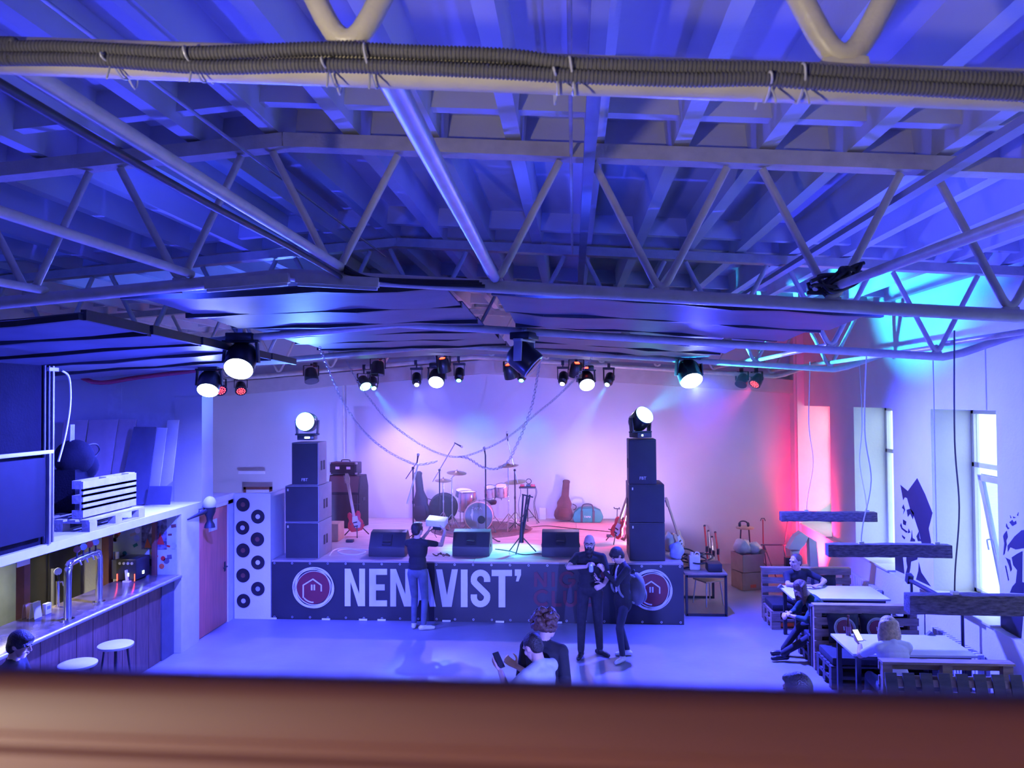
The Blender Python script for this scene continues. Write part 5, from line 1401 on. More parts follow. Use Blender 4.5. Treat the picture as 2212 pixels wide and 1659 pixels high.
def pallet_bench(label, x0, x1, y0, y1, back_y, back_h, m, faces=-1, back_m=None):
    """seat from two stacked pallets, back from an upright one"""
    t = thing('pallet_bench', label, 'bench', ((x0+x1)/2, (y0+y1)/2, 0), group='pallet benches')
    L, W = x1-x0, y1-y0; cx, cy = (x0+x1)/2, (y0+y1)/2
    for z in (0, .145):
        for k in range(5): MB().box((0, -W/2+.06+(W-.12)*k/4, z+.133), (L, .10, .022)).build('top_board', m, t)
        for x in (-L/2+.07, 0, L/2-.07):
            MB().box((x, 0, z+.111), (.14, W, .022)).build('cross_board', m, t)
            for y in (-W/2+.05, 0, W/2-.05): MB().box((x, y, z+.061), (.14, .10, .078)).build('block', m, t)
        for y in (-W/2+.05, W/2-.05): MB().box((0, y, z+.011), (L, .10, .022)).build('bottom_board', m, t)
    MB().box((0, 0, .345), (L-.04, W-.04, .10)).build('seat_pad', M['blackfab'], t, bevel=.03)
    by = back_y-cy; bm_ = back_m or m
    for k in range(5): MB().box((0, by-.055*faces*-1, .20+(back_h-.26)*k/4), (L, .022, .10)).build('back_slat', bm_, t)
    for x in (-L/2+.06, 0, L/2-.06): MB().box((x, by, back_h/2), (.10, .075, back_h-.02)).build('back_post', bm_, t)
    for z in (back_h-.012,): MB().box((0, by, z), (L, .13, .024)).build('top_rail', bm_, t)
    return t
pallet_bench('stained pallet bench facing the camera behind the nearer white table', 3.25, 4.62, 10.12, 10.72, 10.86, .89, M['wood_dark'], -1, M['wood_pallet'])
pallet_bench('pallet bench on the near side of the farther white table, back to back', 3.25, 4.62, 11.02, 11.58, 10.98, .84, M['wood_dark'], 1)
pallet_bench('farthest pallet bench, behind the farther white table', 3.15, 4.60, 12.66, 13.22, 13.32, .86, M['wood_pallet'], -1)
pallet_bench('nearest pallet bench, under the blond person', 3.22, 4.55, 8.52, 9.10, 8.46, .93, M['wood_pallet'], 1)
# slatted dark pallet leaning on the nearest bench
t = thing('slatted_frame', 'dark slatted frame leaning behind the nearest bench', 'slatted frame', (3.92, 8.02, 0)); t.rotation_euler = (-.30, 0, 0)
for k in range(9): MB().box((-.68+.175*k, -.03, .46), (.115, .022, .88)).build('slat', M['wood_dark'], t)
for z in (.12, .46, .80): MB().box((.02, 0, z), (1.5, .03, .07)).build('cross_rail', M['wood_pallet'], t)
# cushions
def cushion(label, c, tilt, logo=True, yaw=0):
    t = thing('cushion', label, 'cushion', c, group='dark club cushions'); t.rotation_euler = (tilt, 0, yaw)
    b = MB(); n = 10; V = []; Fs = []
    for s in (-1, 1):
        for j in range(n+1):
            for k in range(n+1):
                u, v = -1+2*k/n, -1+2*j/n; th = .065*((1-u**4)*(1-v**4))**.5
                V.append((u*.21*(1-.06*(1-abs(v))), s*-th, (v*(1-.06*(1-abs(u)))+1)*.20))
    m = (n+1)**2
    for j in range(n):
        for k in range(n):
            a = j*(n+1)+k; Fs.append((a, a+n+1, a+n+2, a+1)); Fs.append((m+a, m+a+1, m+a+n+2, m+a+n+1))
    b.add(V, Fs); b.build('cover', M['blackfab'], t, smooth=2)
    if logo:
        Mq = T(0, -.066, .20) @ Matrix.Rotation(PI/2, 4, 'X')
        MB().lathe([(.001, .004), (.11, .0)], Mq, 30, cap=False).build('logo_disc', M['banner_logo_red'], t)
        for r in (.115, .128, .139): MB().torus((0, 0, 0), r, .004, Mq @ T(0, 0, -.006), 36, 5).build('logo_ring', M['banner_white'], t, smooth=1)
        q = MB()
        for dx in (-.016, .012): q.box((dx, -.071, .20), (.012, .006, .05))
        q.build('logo_window', M['banner_white'], t)
cushion('dark cushion with round red and white emblem on the bench by the bottle', (3.62, 10.70, .40), -.25)
cushion('dark cushion half behind the blond person', (4.05, 10.72, .40), -.2)
cushion('dark cushion on the farthest bench by the red corner', (4.15, 13.2, .36), -.2, False)
# bottle, glass, cutlery
p = atZ(1833, 1372, .75)
t = thing('beer_bottle', 'brown beer bottle on the nearer white table', 'bottle', (p.x, p.y, .75))
MB().lathe([(.005, 0), (.030, 0), (.031, .01), (.031, .13), (.026, .155), (.013, .19), (.012, .235), (.014, .236), (.014, .245), (.008, .246)], None, 20).build('glass_body', M['amber_glass'], t, smooth=.7)
MB().lathe([(.0315, .045), (.0315, .11)], None, 20, cap=False).build('paper_label', M['redbrown'], t, smooth=1)
p = atZ(1764, 1260, .75)
t = thing('glass', 'half-full drinking glass on the farther white table', 'glass', (p.x, p.y, .75))
MB().lathe([(.005, 0), (.030, 0), (.036, .13), (.034, .13), (.029, .01), (.005, .008)], None, 20).build('tumbler', M['clear'], t, smooth=.7)
MB().lathe([(.003, .012), (.028, .012), (.031, .07), (.003, .07)], None, 20).build('drink', M['redbrown'], t, smooth=.7)
for px, py, z, lab in ((1686, 1268, .75, 'small dark object at the near corner of the farther white table'), (2008, 1370, .75, 'folded napkin stand at the right of the nearer white table'), (1778, 1264, .75, 'small card stand on the farther white table')):
    p = atZ(px, py, z); MB().prism([(-.05, 0), (.05, 0), (.0, .05)], .05, T(p.x, p.y, z) @ Matrix.Rotation(PI/2, 4, 'X')).build('table_card', M['board_grey'], label=lab, cat='card', group='small things on the white tables')

# hanging beams with cords
def hang_beam(label, x0, x1, y, z, h, ups):
    t = thing('hanging_beam', label, 'hanging beam', ((x0+x1)/2, y, z), group='old timbers hung over the tables')
    w = x1-x0; rnd = random.Random(int(y*10)); n = 10
    V = []; Fs = []
    for k in range(n+1):
        x = -w/2+w*k/n
        for (a, c) in ((-1, -1), (1, -1), (1, 1), (-1, 1)): V.append((x, a*.07+rnd.uniform(-.006, .006), c*h/2+rnd.uniform(-.006, .006)))
    for k in range(n):
        for q in range(4): Fs.append((k*4+q, k*4+(q+1) % 4, k*4+4+(q+1) % 4, k*4+4+q))
    Fs += [(3, 2, 1, 0), (n*4, n*4+1, n*4+2, n*4+3)]
    MB().add(V, Fs).build('timber', M['wood_old'], t, bevel=.006, smooth=.5)
    for (dx, zt, sway, m) in ups:
        pts = [(dx, 0, h/2-.01), (dx+sway*.2, 0, h/2+.25), (dx+sway, 0, (zt-z)*.35), (dx+sway*.5, 0, (zt-z)*.6), (dx+sway*.8, 0, zt-z)]
        MB().tube(smooth_path(pts, 6), .008, 6).build('cord', M[m], t, smooth=1)
        MB().box((dx, 0, h/2+.015), (.06, .05, .03)).build('cord_fixing', M['white_paint'], t)
hang_beam('farthest old timber hung over the tables, in front of the red corner', 3.40, 4.92, 13.0, 1.76, .155, ((.42-.76+.0, 4.3, .12, 'white_paint'), (.62, 4.3, -.10, 'white_paint')))
hang_beam('middle old timber hung over the tables, below the hat mural', 3.24, 4.76, 10.2, 1.75, .16, ((.43-.76, 4.3, .14, 'white_paint'), (.60, 4.3, .0, 'white_paint')))
hang_beam('nearest old timber hung over the tables, cut by the right edge', 3.24, 4.80, 7.83, 1.69, .185, ((.45-.78, 4.35, .06, 'board_grey'), (.55, 4.35, .0, 'board_grey')))

# black wall rails, radiators
def wall_rail(label, y0, y1):
    t = thing('wall_rail', label, 'rail', (4.80, y0, 0), group='black rails along the window wall')
    MB().tube([(0, 0, 1.08), (0, y1-y0, 1.08)], .03, 10).build('rail', M['black'], t, smooth=1)
    for y in (-.02, y1-y0+.1): MB().tube([(0, y, 0), (0, y, 1.08)], .02, 8).build('post', M['black'], t, smooth=1)
    MB().box((0, .05, 1.10), (.08, .10, .13), Matrix.Rotation(.3, 3, 'X')).build('end_block', M['black'], t, bevel=.01)
wall_rail('black rail below the hat mural, ending at the middle timber', 11.45, 9.9)
wall_rail('black rail below the second mural at the right edge', 8.47, 6.8)
def radiator(label, y0, y1, z1):
    t = thing('radiator', label, 'radiator', (4.90, (y0+y1)/2, 0), group='white radiators')
    L = y1-y0; n = int(L/.075)
    for k in range(n):
        y = -L/2+L*(k+.5)/n
        MB().bb((-.05, y-.028, .12), (.03, y+.028, z1)).build('fin', M['white_paint'], t, bevel=.008)
    MB().bb((-.02, -L/2, z1-.06), (.0, L/2, z1-.03)).build('header_pipe', M['white_paint'], t); MB().bb((-.02, -L/2, .15), (.0, L/2, .18)).build('header_pipe', M['white_paint'], t)
    for y in (-L/2+.05, L/2-.05): MB().bb((-.02, y-.02, 0), (.02, y+.02, .13)).build('foot', M['white_paint'], t)
radiator('white radiator under the second window, beside the farther table', 12.80, 14.15, .62)
radiator('white radiator under the third window, beside the nearer table', 9.75, 10.98, .58)

# murals painted on the wall between the windows
def mural(label, shapes, X=XR):
    t = thing('wall_mural', label, 'mural', atX(*shapes[0][0], X), group='black stencil murals')
    o = t.location
    for s in shapes:
        P = [atX(x, y, X)-o for x, y in s]
        MB().prism([(p.y, p.z) for p in P], .003, Matrix(((0, 0, -1, -.001), (1, 0, 0, 0), (0, 1, 0, 0), (0, 0, 0, 1)))).build('painted_shape', M['mural'], t)
def zz(ox, oy, k, pts): return [(ox+x/k, oy+y/k) for x, y in pts]
z1 = lambda *p: zz(1850, 1000, 5.925, p)
mural('black stencil mural of a smiling man in a brimmed hat', [
    z1((565, 280), (660, 360), (780, 195), (880, 400), (975, 640), (925, 840), (955, 1000), (955, 1110), (860, 1110), (830, 1000), (800, 870), (740, 690), (690, 590), (650, 450), (620, 440), (600, 475)),
    z1((605, 530), (625, 600), (600, 655), (612, 600), (585, 575)), z1((645, 600), (695, 585), (740, 640), (724, 720), (690, 650), (660, 690)),
    z1((598, 722), (640, 750), (632, 800), (600, 785)), z1((575, 770), (590, 830), (660, 880), (640, 895), (580, 845), (562, 800)), z1((670, 840), (692, 890), (660, 900)),
    z1((585, 920), (625, 955), (615, 978), (590, 950)), z1((712, 860), (722, 960), (752, 980), (752, 1005), (690, 1005), (704, 950)), z1((770, 940), (800, 880), (810, 960), (835, 1000), (790, 1000)),
    z1((495, 1165), (592, 1165), (616, 1420), (500, 1370)), z1((640, 1165), (795, 1165), (780, 1235), (700, 1262), (692, 1340), (672, 1450), (628, 1430), (655, 1330), (642, 1260)),
    z1((800, 1270), (832, 1400), (955, 1580), (765, 1492), (795, 1380))])
z2 = lambda *p: zz(2020, 1080, 3.948, p)
mural('black stencil mural of a face cut by the right edge', [
    z2((622, 440), (620, 390), (680, 310), (740, 258), (830, 250), (840, 400), (740, 412), (690, 422), (640, 402)),
    z2((655, 490), (700, 460), (745, 436), (742, 700), (830, 720), (830, 800), (640, 790), (660, 740), (690, 705), (702, 600), (668, 555)),
    z2((590, 290), (612, 262), (620, 315), (606, 345), (610, 380), (592, 460), (583, 470), (592, 370), (582, 310)), z2((635, 190), (660, 170), (672, 190), (690, 178), (695, 200), (660, 222)),
    z2((610, 200), (620, 230), (635, 240), (622, 250), (606, 225)), z2((640, 130), (652, 150), (646, 156)), z2((665, 140), (690, 150), (670, 156)), z2((712, 105), (700, 132), (708, 136)),
    z2((600, 490), (640, 510), (655, 590), (645, 610), (632, 560), (608, 500)), z2((598, 560), (606, 560), (630, 680), (625, 690)),
    z2((565, 985), (640, 938), (720, 938), (752, 970), (735, 1180), (700, 1180), (560, 1080))])

# ================================================================== CLUTTER RIGHT OF THE STAGE
# table with black metal frame
t = thing('frame_table', 'narrow table with black metal frame at the right end of the stage', 'table', (2.25, 14.0, 0))
MB().box((0, 0, .71), (.72, 1.25, .03)).build('tabletop', M['wood_pallet'], t, bevel=.004)
for y in (-.60, .60):
    for x in (-.33, .33): MB().box((x, y, .35), (.04, .04, .70)).build('leg', M['black'], t)
    MB().box((0, y, .02), (.66, .04, .04)).build('foot_bar', M['black'], t); MB().box((0, y, .675), (.66, .04, .04)).build('apron', M['black'], t)
p = atZ(1502, 1233, .725)
t = thing('canister', 'white plastic canister with a handle on the framed table', 'canister', (p.x, p.y+.1, .725))
MB().box((0, 0, .125), (.19, .14, .25)).build('body', M['white_paint'], t, bevel=.03); MB().cyl((-.04, 0, .25), (-.04, 0, .30), .03, 12).build('cap', M['white_paint'], t)
q = MB(); q.tube(smooth_path([(0, 0, .25), (.03, 0, .30), (.085, 0, .28), (.09, 0, .2)], 4), .012, 8); q.build('handle', M['white_paint'], t, smooth=1)
rnd = random.Random(4)
q = MB()
for k in range(9):
    c = Vector((2.15+rnd.uniform(-.2, .25), 14.0+rnd.uniform(-.3, .4), .76+.02*k))
    q.torus((0, 0, 0), rnd.uniform(.10, .17), .014, Matrix.Translation(c) @ Matrix.Rotation(rnd.uniform(-.3, .3), 4, 'X') @ Matrix.Rotation(rnd.uniform(-.3, .3), 4, 'Y'), 24, 6)
q.build('cable_coil', M['black'], smooth=1, label='heap of coiled black cable on the framed table', cat='cable coil')
MB().box((2.42, 13.62, .80), (.24, .30, .14)).build('case', M['black'], bevel=.015, label='small black case at the front of the framed table', cat='case')
# chair under the table
c = atZ(1530, 1306, 0)
t = thing('chair', 'metal chair with a wooden seat under the framed table', 'chair', (c.x, c.y, 0), rz=.5)
MB().box((0, 0, .45), (.38, .38, .03)).build('seat', M['maple'], t, bevel=.01)
for sx in (-1, 1):
    for sy in (-1, 1): MB().tube([(sx*.15, sy*.15, .44), (sx*.19, sy*.19, .01)], .012, 8).build('leg', M['galv'], t, smooth=1)
    MB().tube([(sx*.17, .17, .44), (sx*.17, .20, .66)], .012, 8).build('back_post', M['galv'], t, smooth=1)
MB().box((0, .20, .60), (.36, .02, .12)).build('backrest', M['maple'], t, bevel=.006)
# bags on the stage corner
def lump(label, c, r, m, name='bag', cat='bag', seed=1, parent_extra=None):
    rnd = random.Random(seed); b = MB(); b.ball((0, 0, 0), r, 18, 12)
    rx, ry, rz = r
    V = []
    for x, y, z in b.v:
        k = 1+.16*math.sin(x/rx*5+seed)*math.cos(y/ry*4+z/rz*3)+rnd.uniform(-.06, .06); V.append((x*k, y*k, max(z*k, -rz*.85)+rz*.85))
    b.v = V; o = b.build(name, m, smooth=1.2, label=label, cat=cat); o.location = c; return o
p = atZ(1453, 1208, SZ)
lump('pale blue plastic bag at the foot of the right speaker tower', (1.735, 13.25, SZ), (.12, .12, .15), M['blue_bag'], seed=3)
lump('crumpled clear plastic bag behind the pale blue bag', (1.70, 13.95, SZ), (.10, .12, .17), M['plastic_bag'], seed=5)
# cardboard boxes with packing film on top
bx = atZ(1610, 1276, 0)
for k, lab in ((0, 'bottom cardboard box of the stack right of the framed table'), (1, 'top cardboard box of the stack, open with plastic film')):
    t = thing('cardboard_box', lab, 'box', (bx.x+.1, bx.y+.25, .345*k), rz=.28+.05*k, group='stacked cardboard boxes')
    b = MB(); w, d, h, q = .46, .44, .34, .008
    for (x0, x1, y0, y1, z0, z1) in ((-w/2, w/2, -d/2, -d/2+q, 0, h), (-w/2, w/2, d/2-q, d/2, 0, h), (-w/2, -w/2+q, -d/2, d/2, 0, h), (w/2-q, w/2, -d/2, d/2, 0, h), (-w/2, w/2, -d/2, d/2, 0, q)): b.bb((x0, y0, z0), (x1, y1, z1))
    b.build('carton', M['cardboard'], t)
    if k == 0:
        MB().bb((-w/2, -d/2, h-q), (w/2, d/2, h)).build('lid', M['cardboard'], t); MB().bb((-.06, -d/2-.003, .05), (.06, -d/2, .11)).build('label', M['orange_label'], t)
    else:
        MB().box((w/2+.03, 0, h+.02), (.01, d, .1), Matrix.Rotation(.6, 3, 'Y')).build('flap', M['cardboard'], t)
lump('crumpled plastic film heaped in the top cardboard box, left', (bx.x-.0, bx.y+.22, .86-.18), (.16, .17, .15), M['plastic_bag'], 'plastic_film', 'packaging', 7)
lump('crumpled plastic film heaped in the top cardboard box, right', (bx.x+.22, bx.y+.28, .66), (.15, .15, .12), M['plastic_bag'], 'plastic_film', 'packaging', 9)
# tall stool with things on it, beyond the boxes
c = atY(1609, 1138, 16.9)
bar_stool('red-lit bar stool with clutter beyond the cardboard boxes', Vector((c.x, 16.9, 0)), c.z, .19, M['maple'], 'tall stools')
t = thing('headphones', 'dark headphones lying on the far bar stool', 'headphones', (c.x-.02, 16.9, c.z))
q = MB(); q.tube(smooth_path([(-.09, 0, .03), (-.07, .06, .09), (.0, .08, .11), (.07, .06, .09), (.09, 0, .03)], 5), .014, 8); q.build('headband', M['black'], t, smooth=1)
for s in (-1, 1): MB().lathe([(.005, -.02), (.045, -.02), (.05, 0), (.04, .02), (.005, .02)], frame((s*.09, 0, .05), (s, 0, 0)), 16).build('ear_cup', M['black'], t, smooth=.8)
# rods and stands leaning at the back wall
for k, (xa, ya, xb, yb, m) in enumerate(((1522, 1136, 1530, 1203, 'red_paint'), (1530, 1147, 1536, 1203, 'steel'), (1538, 1160, 1543, 1204, 'steel'), (1545, 1150, 1555, 1204, 'red_paint'))):
    top = atY(xa, ya, 17.45); bot = atY(xb, yb, 17.0); bot.z = .015
    t = thing('stand_pole', '%s folded stand pole leaning at the back wall right of the stage' % ('leftmost', 'second', 'third', 'rightmost')[k], 'pole', bot, group='folded stands at the back wall')
    MB().tube([(0, 0, 0), top-bot], .02, 8).build('tube', M[m], t, smooth=1); MB().ball(top-bot, .028).build('tip', M['black'], t, smooth=1)
    MB().tube([(top-bot)*.4, (top-bot)*.4+Vector((0, -.02, .12))], .03, 8).build('collar', M['black'], t, smooth=1)
c = atY(1649, 1195, 16.6)
t = thing('thin_stand', 'thin upright metal stand right of the far bar stool', 'stand', (c.x, 16.6, 0))
H = atY(1648, 1122, 16.6).z
MB().cyl((0, 0, 0), (0, 0, H), .011, 8).build('post', M['red_paint'], t, smooth=1); MB().tube([(-.05, 0, H-.03), (-.03, 0, H+.02), (.03, 0, H+.02), (.05, 0, H-.03)], .010, 8).build('hook', M['black'], t)
for k in range(3): MB().tube([(0, 0, .25), (.2*math.cos(2.1*k), .2*math.sin(2.1*k), .01)], .009, 6).build('leg', M['black'], t)
t = thing('trestle', 'dark metal trestle leaning in the red corner', 'trestle', (atY(1672, 1200, 16.2).x, 16.2, 0))
z = atY(1672, 1177, 16.2).z
for s in (-1, 1):
    MB().tube([(s*.20, 0, z), (s*.12+.12, -.25, 0.01)], .014, 8).build('leg', M['board_grey'], t); MB().tube([(s*.20, 0, z), (s*.2+.12, .25, 0.01)], .014, 8).build('leg', M['board_grey'], t)
MB().tube([(-.26, 0, z), (.26, 0, z)], .016, 8).build('crossbar', M['board_grey'], t)
MB().tube([(.24, .1, z), (.38, .3, z+.55)], .014, 8).build('upright', M['board_grey'], t)
# white card cut-out object lit red in the corner
YC2 = 14.75
t = thing('card_sculpture', 'angular folded card object glowing red in the corner', 'sculpture', (atY(1735, 1227, YC2).x, YC2, 0))
o = t.location
card = mat('white_card', (.70, .68, .68), .6, var=.04)
def facet(name, pts, d=.12):
    P = [atY(x, y, YC2)-o for x, y in pts]
    MB().prism([(p.x, p.z) for p in P], d, Matrix(((1, 0, 0, 0), (0, 0, -1, d/2), (0, 1, 0, 0), (0, 0, 0, 1)))).build(name, card, t, bevel=.008)
facet('slanted_block', [(1699, 1184), (1714, 1158), (1728, 1147), (1743, 1158), (1736, 1174), (1725, 1186)], .22)
facet('lower_block', [(1709, 1190), (1726, 1187), (1722, 1200), (1711, 1213)], .16)
facet('upright_block', [(1744, 1158), (1761, 1168), (1766, 1227), (1747, 1227)], .20)
facet('base_block', [(1733, 1222), (1766, 1222), (1766, 1228), (1733, 1228)], .3)
zf = atY(1750, 1228, YC2).z
MB().box((.02, 0, zf/2-.005), (.4, .34, zf-.01)).build('plinth', M['wood_pallet'], t, bevel=.01)
# ================================================================== PEOPLE
def ik2(a, b, l1, l2, hint):
    a, b, hint = Vector(a), Vector(b), Vector(hint)
    d = b-a; L = d.length; L2 = min(L, l1+l2-.004); d.normalize(); b = a+d*L2
    x = (l1*l1-l2*l2+L2*L2)/(2*L2); h = math.sqrt(max(l1*l1-x*x, 0))
    n = hint-d*hint.dot(d)
    if n.length < 1e-5: n = Vector((0, 0, 1)).cross(d)
    n.normalize(); return a+d*x+n*h, b

class Fig:
    """tapered capsules and ellipsoids fused into one skin; every face takes the cloth of its nearest piece"""
    def __init__(s, mats): s.mats = mats; s.c = []; s.e = []
    def cap(s, a, b, ra, rb, m): s.c.append((Vector(a), Vector(b), ra, rb, m))
    def ell(s, c, r, m, R=None): s.e.append((Vector(c), Vector(r), m, R or Matrix.Identity(3)))
    def mesh(s, name, voxel, it=3):
        b = MB()
        for a, c, ra, rb, m in s.c:
            d = c-a; n = 12
            if d.length < 1e-5: b.ball(a, ra, n, 8); continue
            d.normalize(); pts, rr = [], []
            for k in range(4): t = PI/2*(1-k/4.0); pts.append(a-d*ra*math.sin(t)*.999); rr.append(max(ra*math.cos(t), .0008))
            pts.append(a); rr.append(ra); pts.append(c); rr.append(rb)
            for k in range(1, 5): t = PI/2*k/4.0; pts.append(c+d*rb*math.sin(t)*.999); rr.append(max(rb*math.cos(t), .0008))
            b.tube(pts, 0, n, True, rr)
        for c, r, m, R in s.e: b.ball(c, r, 18, 12, R)
        me = bpy.data.meshes.new('tmp'); me.from_pydata(b.v, [], b.f); me.update()
        o = bpy.data.objects.new('tmp', me); COL.objects.link(o)
        q = o.modifiers.new('r', 'REMESH'); q.mode = 'VOXEL'; q.voxel_size = voxel; q.use_smooth_shade = True
        if it: w = o.modifiers.new('s', 'SMOOTH'); w.iterations = it; w.factor = .5
        dg = bpy.context.evaluated_depsgraph_get()
        out = bpy.data.meshes.new_from_object(o.evaluated_get(dg)); out.name = name
        bpy.data.objects.remove(o); bpy.data.meshes.remove(me)
        out.materials.clear()
        for m in s.mats: out.materials.append(m)
        npoly = len(out.polygons)
        if npoly and len(s.mats) > 1:
            ctr = np.zeros(npoly*3); out.polygons.foreach_get('center', ctr); ctr = ctr.reshape(-1, 3)
            best = np.full(npoly, 1e9); idx = np.zeros(npoly, dtype=np.int32)
            for a, c, ra, rb, m in s.c:
                a_, c_ = np.array(a), np.array(c); d = c_-a_; L = max((d*d).sum(), 1e-9)
                t = np.clip(((ctr-a_)@d)/L, 0, 1); dist = np.linalg.norm(ctr-(a_+t[:, None]*d), axis=1)-(ra+(rb-ra)*t)
                k = dist < best; best[k] = dist[k]; idx[k] = m
            for c, r, m, R in s.e:
                p = (ctr-np.array(c)) @ np.array(R); q = p/np.array(r); n = np.linalg.norm(q, axis=1)
                g = np.linalg.norm(q/np.array(r), axis=1)+1e-9; dist = n*(n-1)/g
                k = dist < best; best[k] = dist[k]; idx[k] = m
            out.polygons.foreach_set('material_index', idx)
        out.polygons.foreach_set('use_smooth', [True]*npoly)
        out.update(); return out

SK, TOP, LEG, SHOE, INNER = 0, 1, 2, 3, 4
def hand(f, w, d, n, curl=.5, s=1.0, mi=SK, thumb=1):
    """w wrist, d finger direction, n palm normal (side the fingers curl to)"""
    w, d, n = Vector(w), Vector(d).normalized(), Vector(n); n = (n-d*n.dot(d)).normalized(); lat = d.cross(n)*thumb
    for k in (-1, -.33, .33, 1): f.cap(w+d*.012*s+lat*.012*k*s, w+d*.085*s+lat*.027*k*s, .015*s, .0125*s, mi)
    for k, L in ((-1, .062), (-.33, .076), (.33, .082), (1, .072)):
        p = w+d*.088*s+lat*.029*k*s; a = curl*.55
        for j, fr in enumerate((.45, .32, .23)):
            dd = (d*math.cos(a)+n*math.sin(a)+lat*.06*k).normalized(); q = p+dd*L*fr*s; f.cap(p, q, .0098*s-.0008*j, .0092*s-.0008*j, mi); p = q; a += curl*.85
    p = w+d*.028*s+lat*.030*s
    for dd, L, r in ((d*.55+lat*.75+n*.25, .042, .0125), (d*.8+lat*.35+n*.45*curl, .032, .011), (d*.85+lat*.05+n*.6*curl, .026, .0098)):
        q = p+dd.normalized()*L*s; f.cap(p, q, r*s, r*.92*s, mi); p = q

def person(label, loc, yaw, top, leg, shoe, hair=None, hair_type='short', scale=1.0, pelvis=(0, 0, .955), lean=(0, 0, 1), head=(0, 1, 0), hu=None,
           hands=None, elbow=None, feet=None, knee=None, sleeve=.55, bulk=1.0, inner=None, coat=False, head_off=(0, 0, 0), voxel=.0085, twist=0.0, skin=None):
    t = thing('person', label, 'person', loc, yaw); t.scale = (scale,)*3
    f = Fig([skin or M['skin'], top, leg, shoe, inner or top])
    P = Vector(pelvis); s = Vector(lean).normalized(); r = Matrix.Rotation(twist, 3, 'Z') @ Vector((1, 0, 0)); r = (r-s*r.dot(s)).normalized(); fw = s.cross(r)
    B = Matrix((r, fw, s)).transposed(); k = bulk
    belly = P+s*.16; chest = P+s*.335+fw*.005; shz = P+s*.475
    f.ell(P+Vector((0, 0, .01)), (.165*k, .118*k, .125), LEG, B)
    f.ell(belly, (.150*k, .112*k, .165), TOP, B); f.ell(chest, (.172*k, .118*k, .185), TOP, B); f.ell(P+s*.07, (.166*k, .122*k, .10), TOP, B)
    SH = {q: shz-s*.012+r*(.165*k*sg) for q, sg in (('R', 1), ('L', -1))}
    f.cap(SH['R']-s*.012, SH['L']-s*.012, .060*k, .060*k, TOP); f.ell(shz-s*.05, (.185*k, .100*k, .085), TOP, B); f.ell(shz-s*.11, (.178*k, .112*k, .12), TOP, B); f.cap(shz-s*.02, shz+s*.04, .078, .060, TOP)
    for q in 'RL': f.cap(shz+s*.035, SH[q]-s*.005, .052, .056*k, TOP)
    if inner:
        f.ell(chest+fw*.035-s*.04, (.07*k, .095*k, .21), INNER, B); f.ell(belly+fw*.035-s*.02, (.075*k, .092*k, .17), INNER, B)
    hd = Vector(head).normalized(); neck0 = shz+s*.02; up = Vector(hu) if hu else (s*.5+Vector((0, 0, .5)))
    up = (up-hd*up.dot(hd)).normalized(); hr = hd.cross(up); HB = Matrix((hr, hd, up)).transposed()
    hc = neck0+s*.055+up*.125+hd*.025+Vector(head_off)
    f.cap(neck0, hc-up*.07-hd*.02, .056, .053, SK)
    f.ell(hc+HB @ Vector((0, -.010, .022)), (.076, .096, .098), SK, HB); f.ell(hc+HB @ Vector((0, .030, -.040)), (.058, .060, .078), SK, HB)
    f.ell(hc+HB @ Vector((0, .052, -.092)), (.030, .028, .026), SK, HB); f.cap(hc+HB @ Vector((0, .085, .012)), hc+HB @ Vector((0, .104, -.026)), .009, .0145, SK)
    f.cap(hc+HB @ Vector((-.038, .078, .030)), hc+HB @ Vector((.038, .078, .030)), .014, .014, SK)
    for sg in (-1, 1):
        f.ell(hc+HB @ Vector((.076*sg, -.012, -.008)), (.011, .019, .030), SK, HB); f.ell(hc+HB @ Vector((.040*sg, .058, -.022)), (.024, .028, .026), SK, HB)
    # arms
    hands = hands or {}; elbow = elbow or {}
    for q, sg in (('R', 1), ('L', -1)):
        default = (SH[q]+Vector((.05*sg, .03, -.53)), (0, .12, -1), (-sg, 0, 0), .45)
        hp, hdn, hn, cu = hands.get(q, default); hp = Vector(hp)
        e, wv = ik2(SH[q], hp, .285, .255, elbow.get(q, (.35*sg, -.6, -.4)))
        sl = sleeve
        u = SH[q].lerp(e, min(sl, 1.0))
        f.cap(SH[q], u, .056*k, .050*k, TOP)
        if sl < 1: f.cap(SH[q].lerp(e, max(sl-.1, 0)), e, .043, .038, SK); f.cap(e, wv, .038, .026, SK)
        else:
            f.cap(u, e, .050*k, .046*k, TOP); fr = min((sl-1), 1.0); z = e.lerp(wv, fr); f.cap(e, z, .046*k, .036*k, TOP)
            if fr < 1: f.cap(e.lerp(wv, max(fr-.1, 0)), wv, .032, .026, SK)
        hand(f, wv, hdn, hn, cu, 1.0, SK, sg if True else 1)
    # legs
    feet = feet or {}; knee = knee or {}
    for q, sg in (('R', 1), ('L', -1)):
        hip = P+B @ Vector((.088*sg*k, 0, -.045)); fp = feet.get(q, (.10*sg, -.02, 0, .15*sg)); ank = Vector((fp[0], fp[1], fp[2]+.085))
        kn, an = ik2(hip, ank, .425, .42, knee.get(q, (.05*sg, 1, 0)))
        f.cap(hip, kn, .088*k, .060*k, LEG); f.cap(kn, an+Vector((0, 0, .02)), .060*k, .046*k, LEG)
        td = Vector((math.sin(fp[3]), math.cos(fp[3]), 0)); ap = Vector((an.x, an.y, fp[2]))
        dz = an.z-.085-fp[2]; ap.z = max(fp[2], an.z-.085)
        f.cap(ap-td*.045+Vector((0, 0, .042)), ap+td*.12+Vector((0, 0, .036)), .040, .036, SHOE); f.cap(ap+td*.10+Vector((0, 0, .034)), ap+td*.165+Vector((0, 0, .030)), .038, .030, SHOE)
        f.cap(ap+Vector((0, 0, .05)), an, .044, .044, SHOE)
    if coat:      # open jacket skirt over the hips
        f.ell(P-s*.06, (.185*k, .14*k, .20), TOP, B)
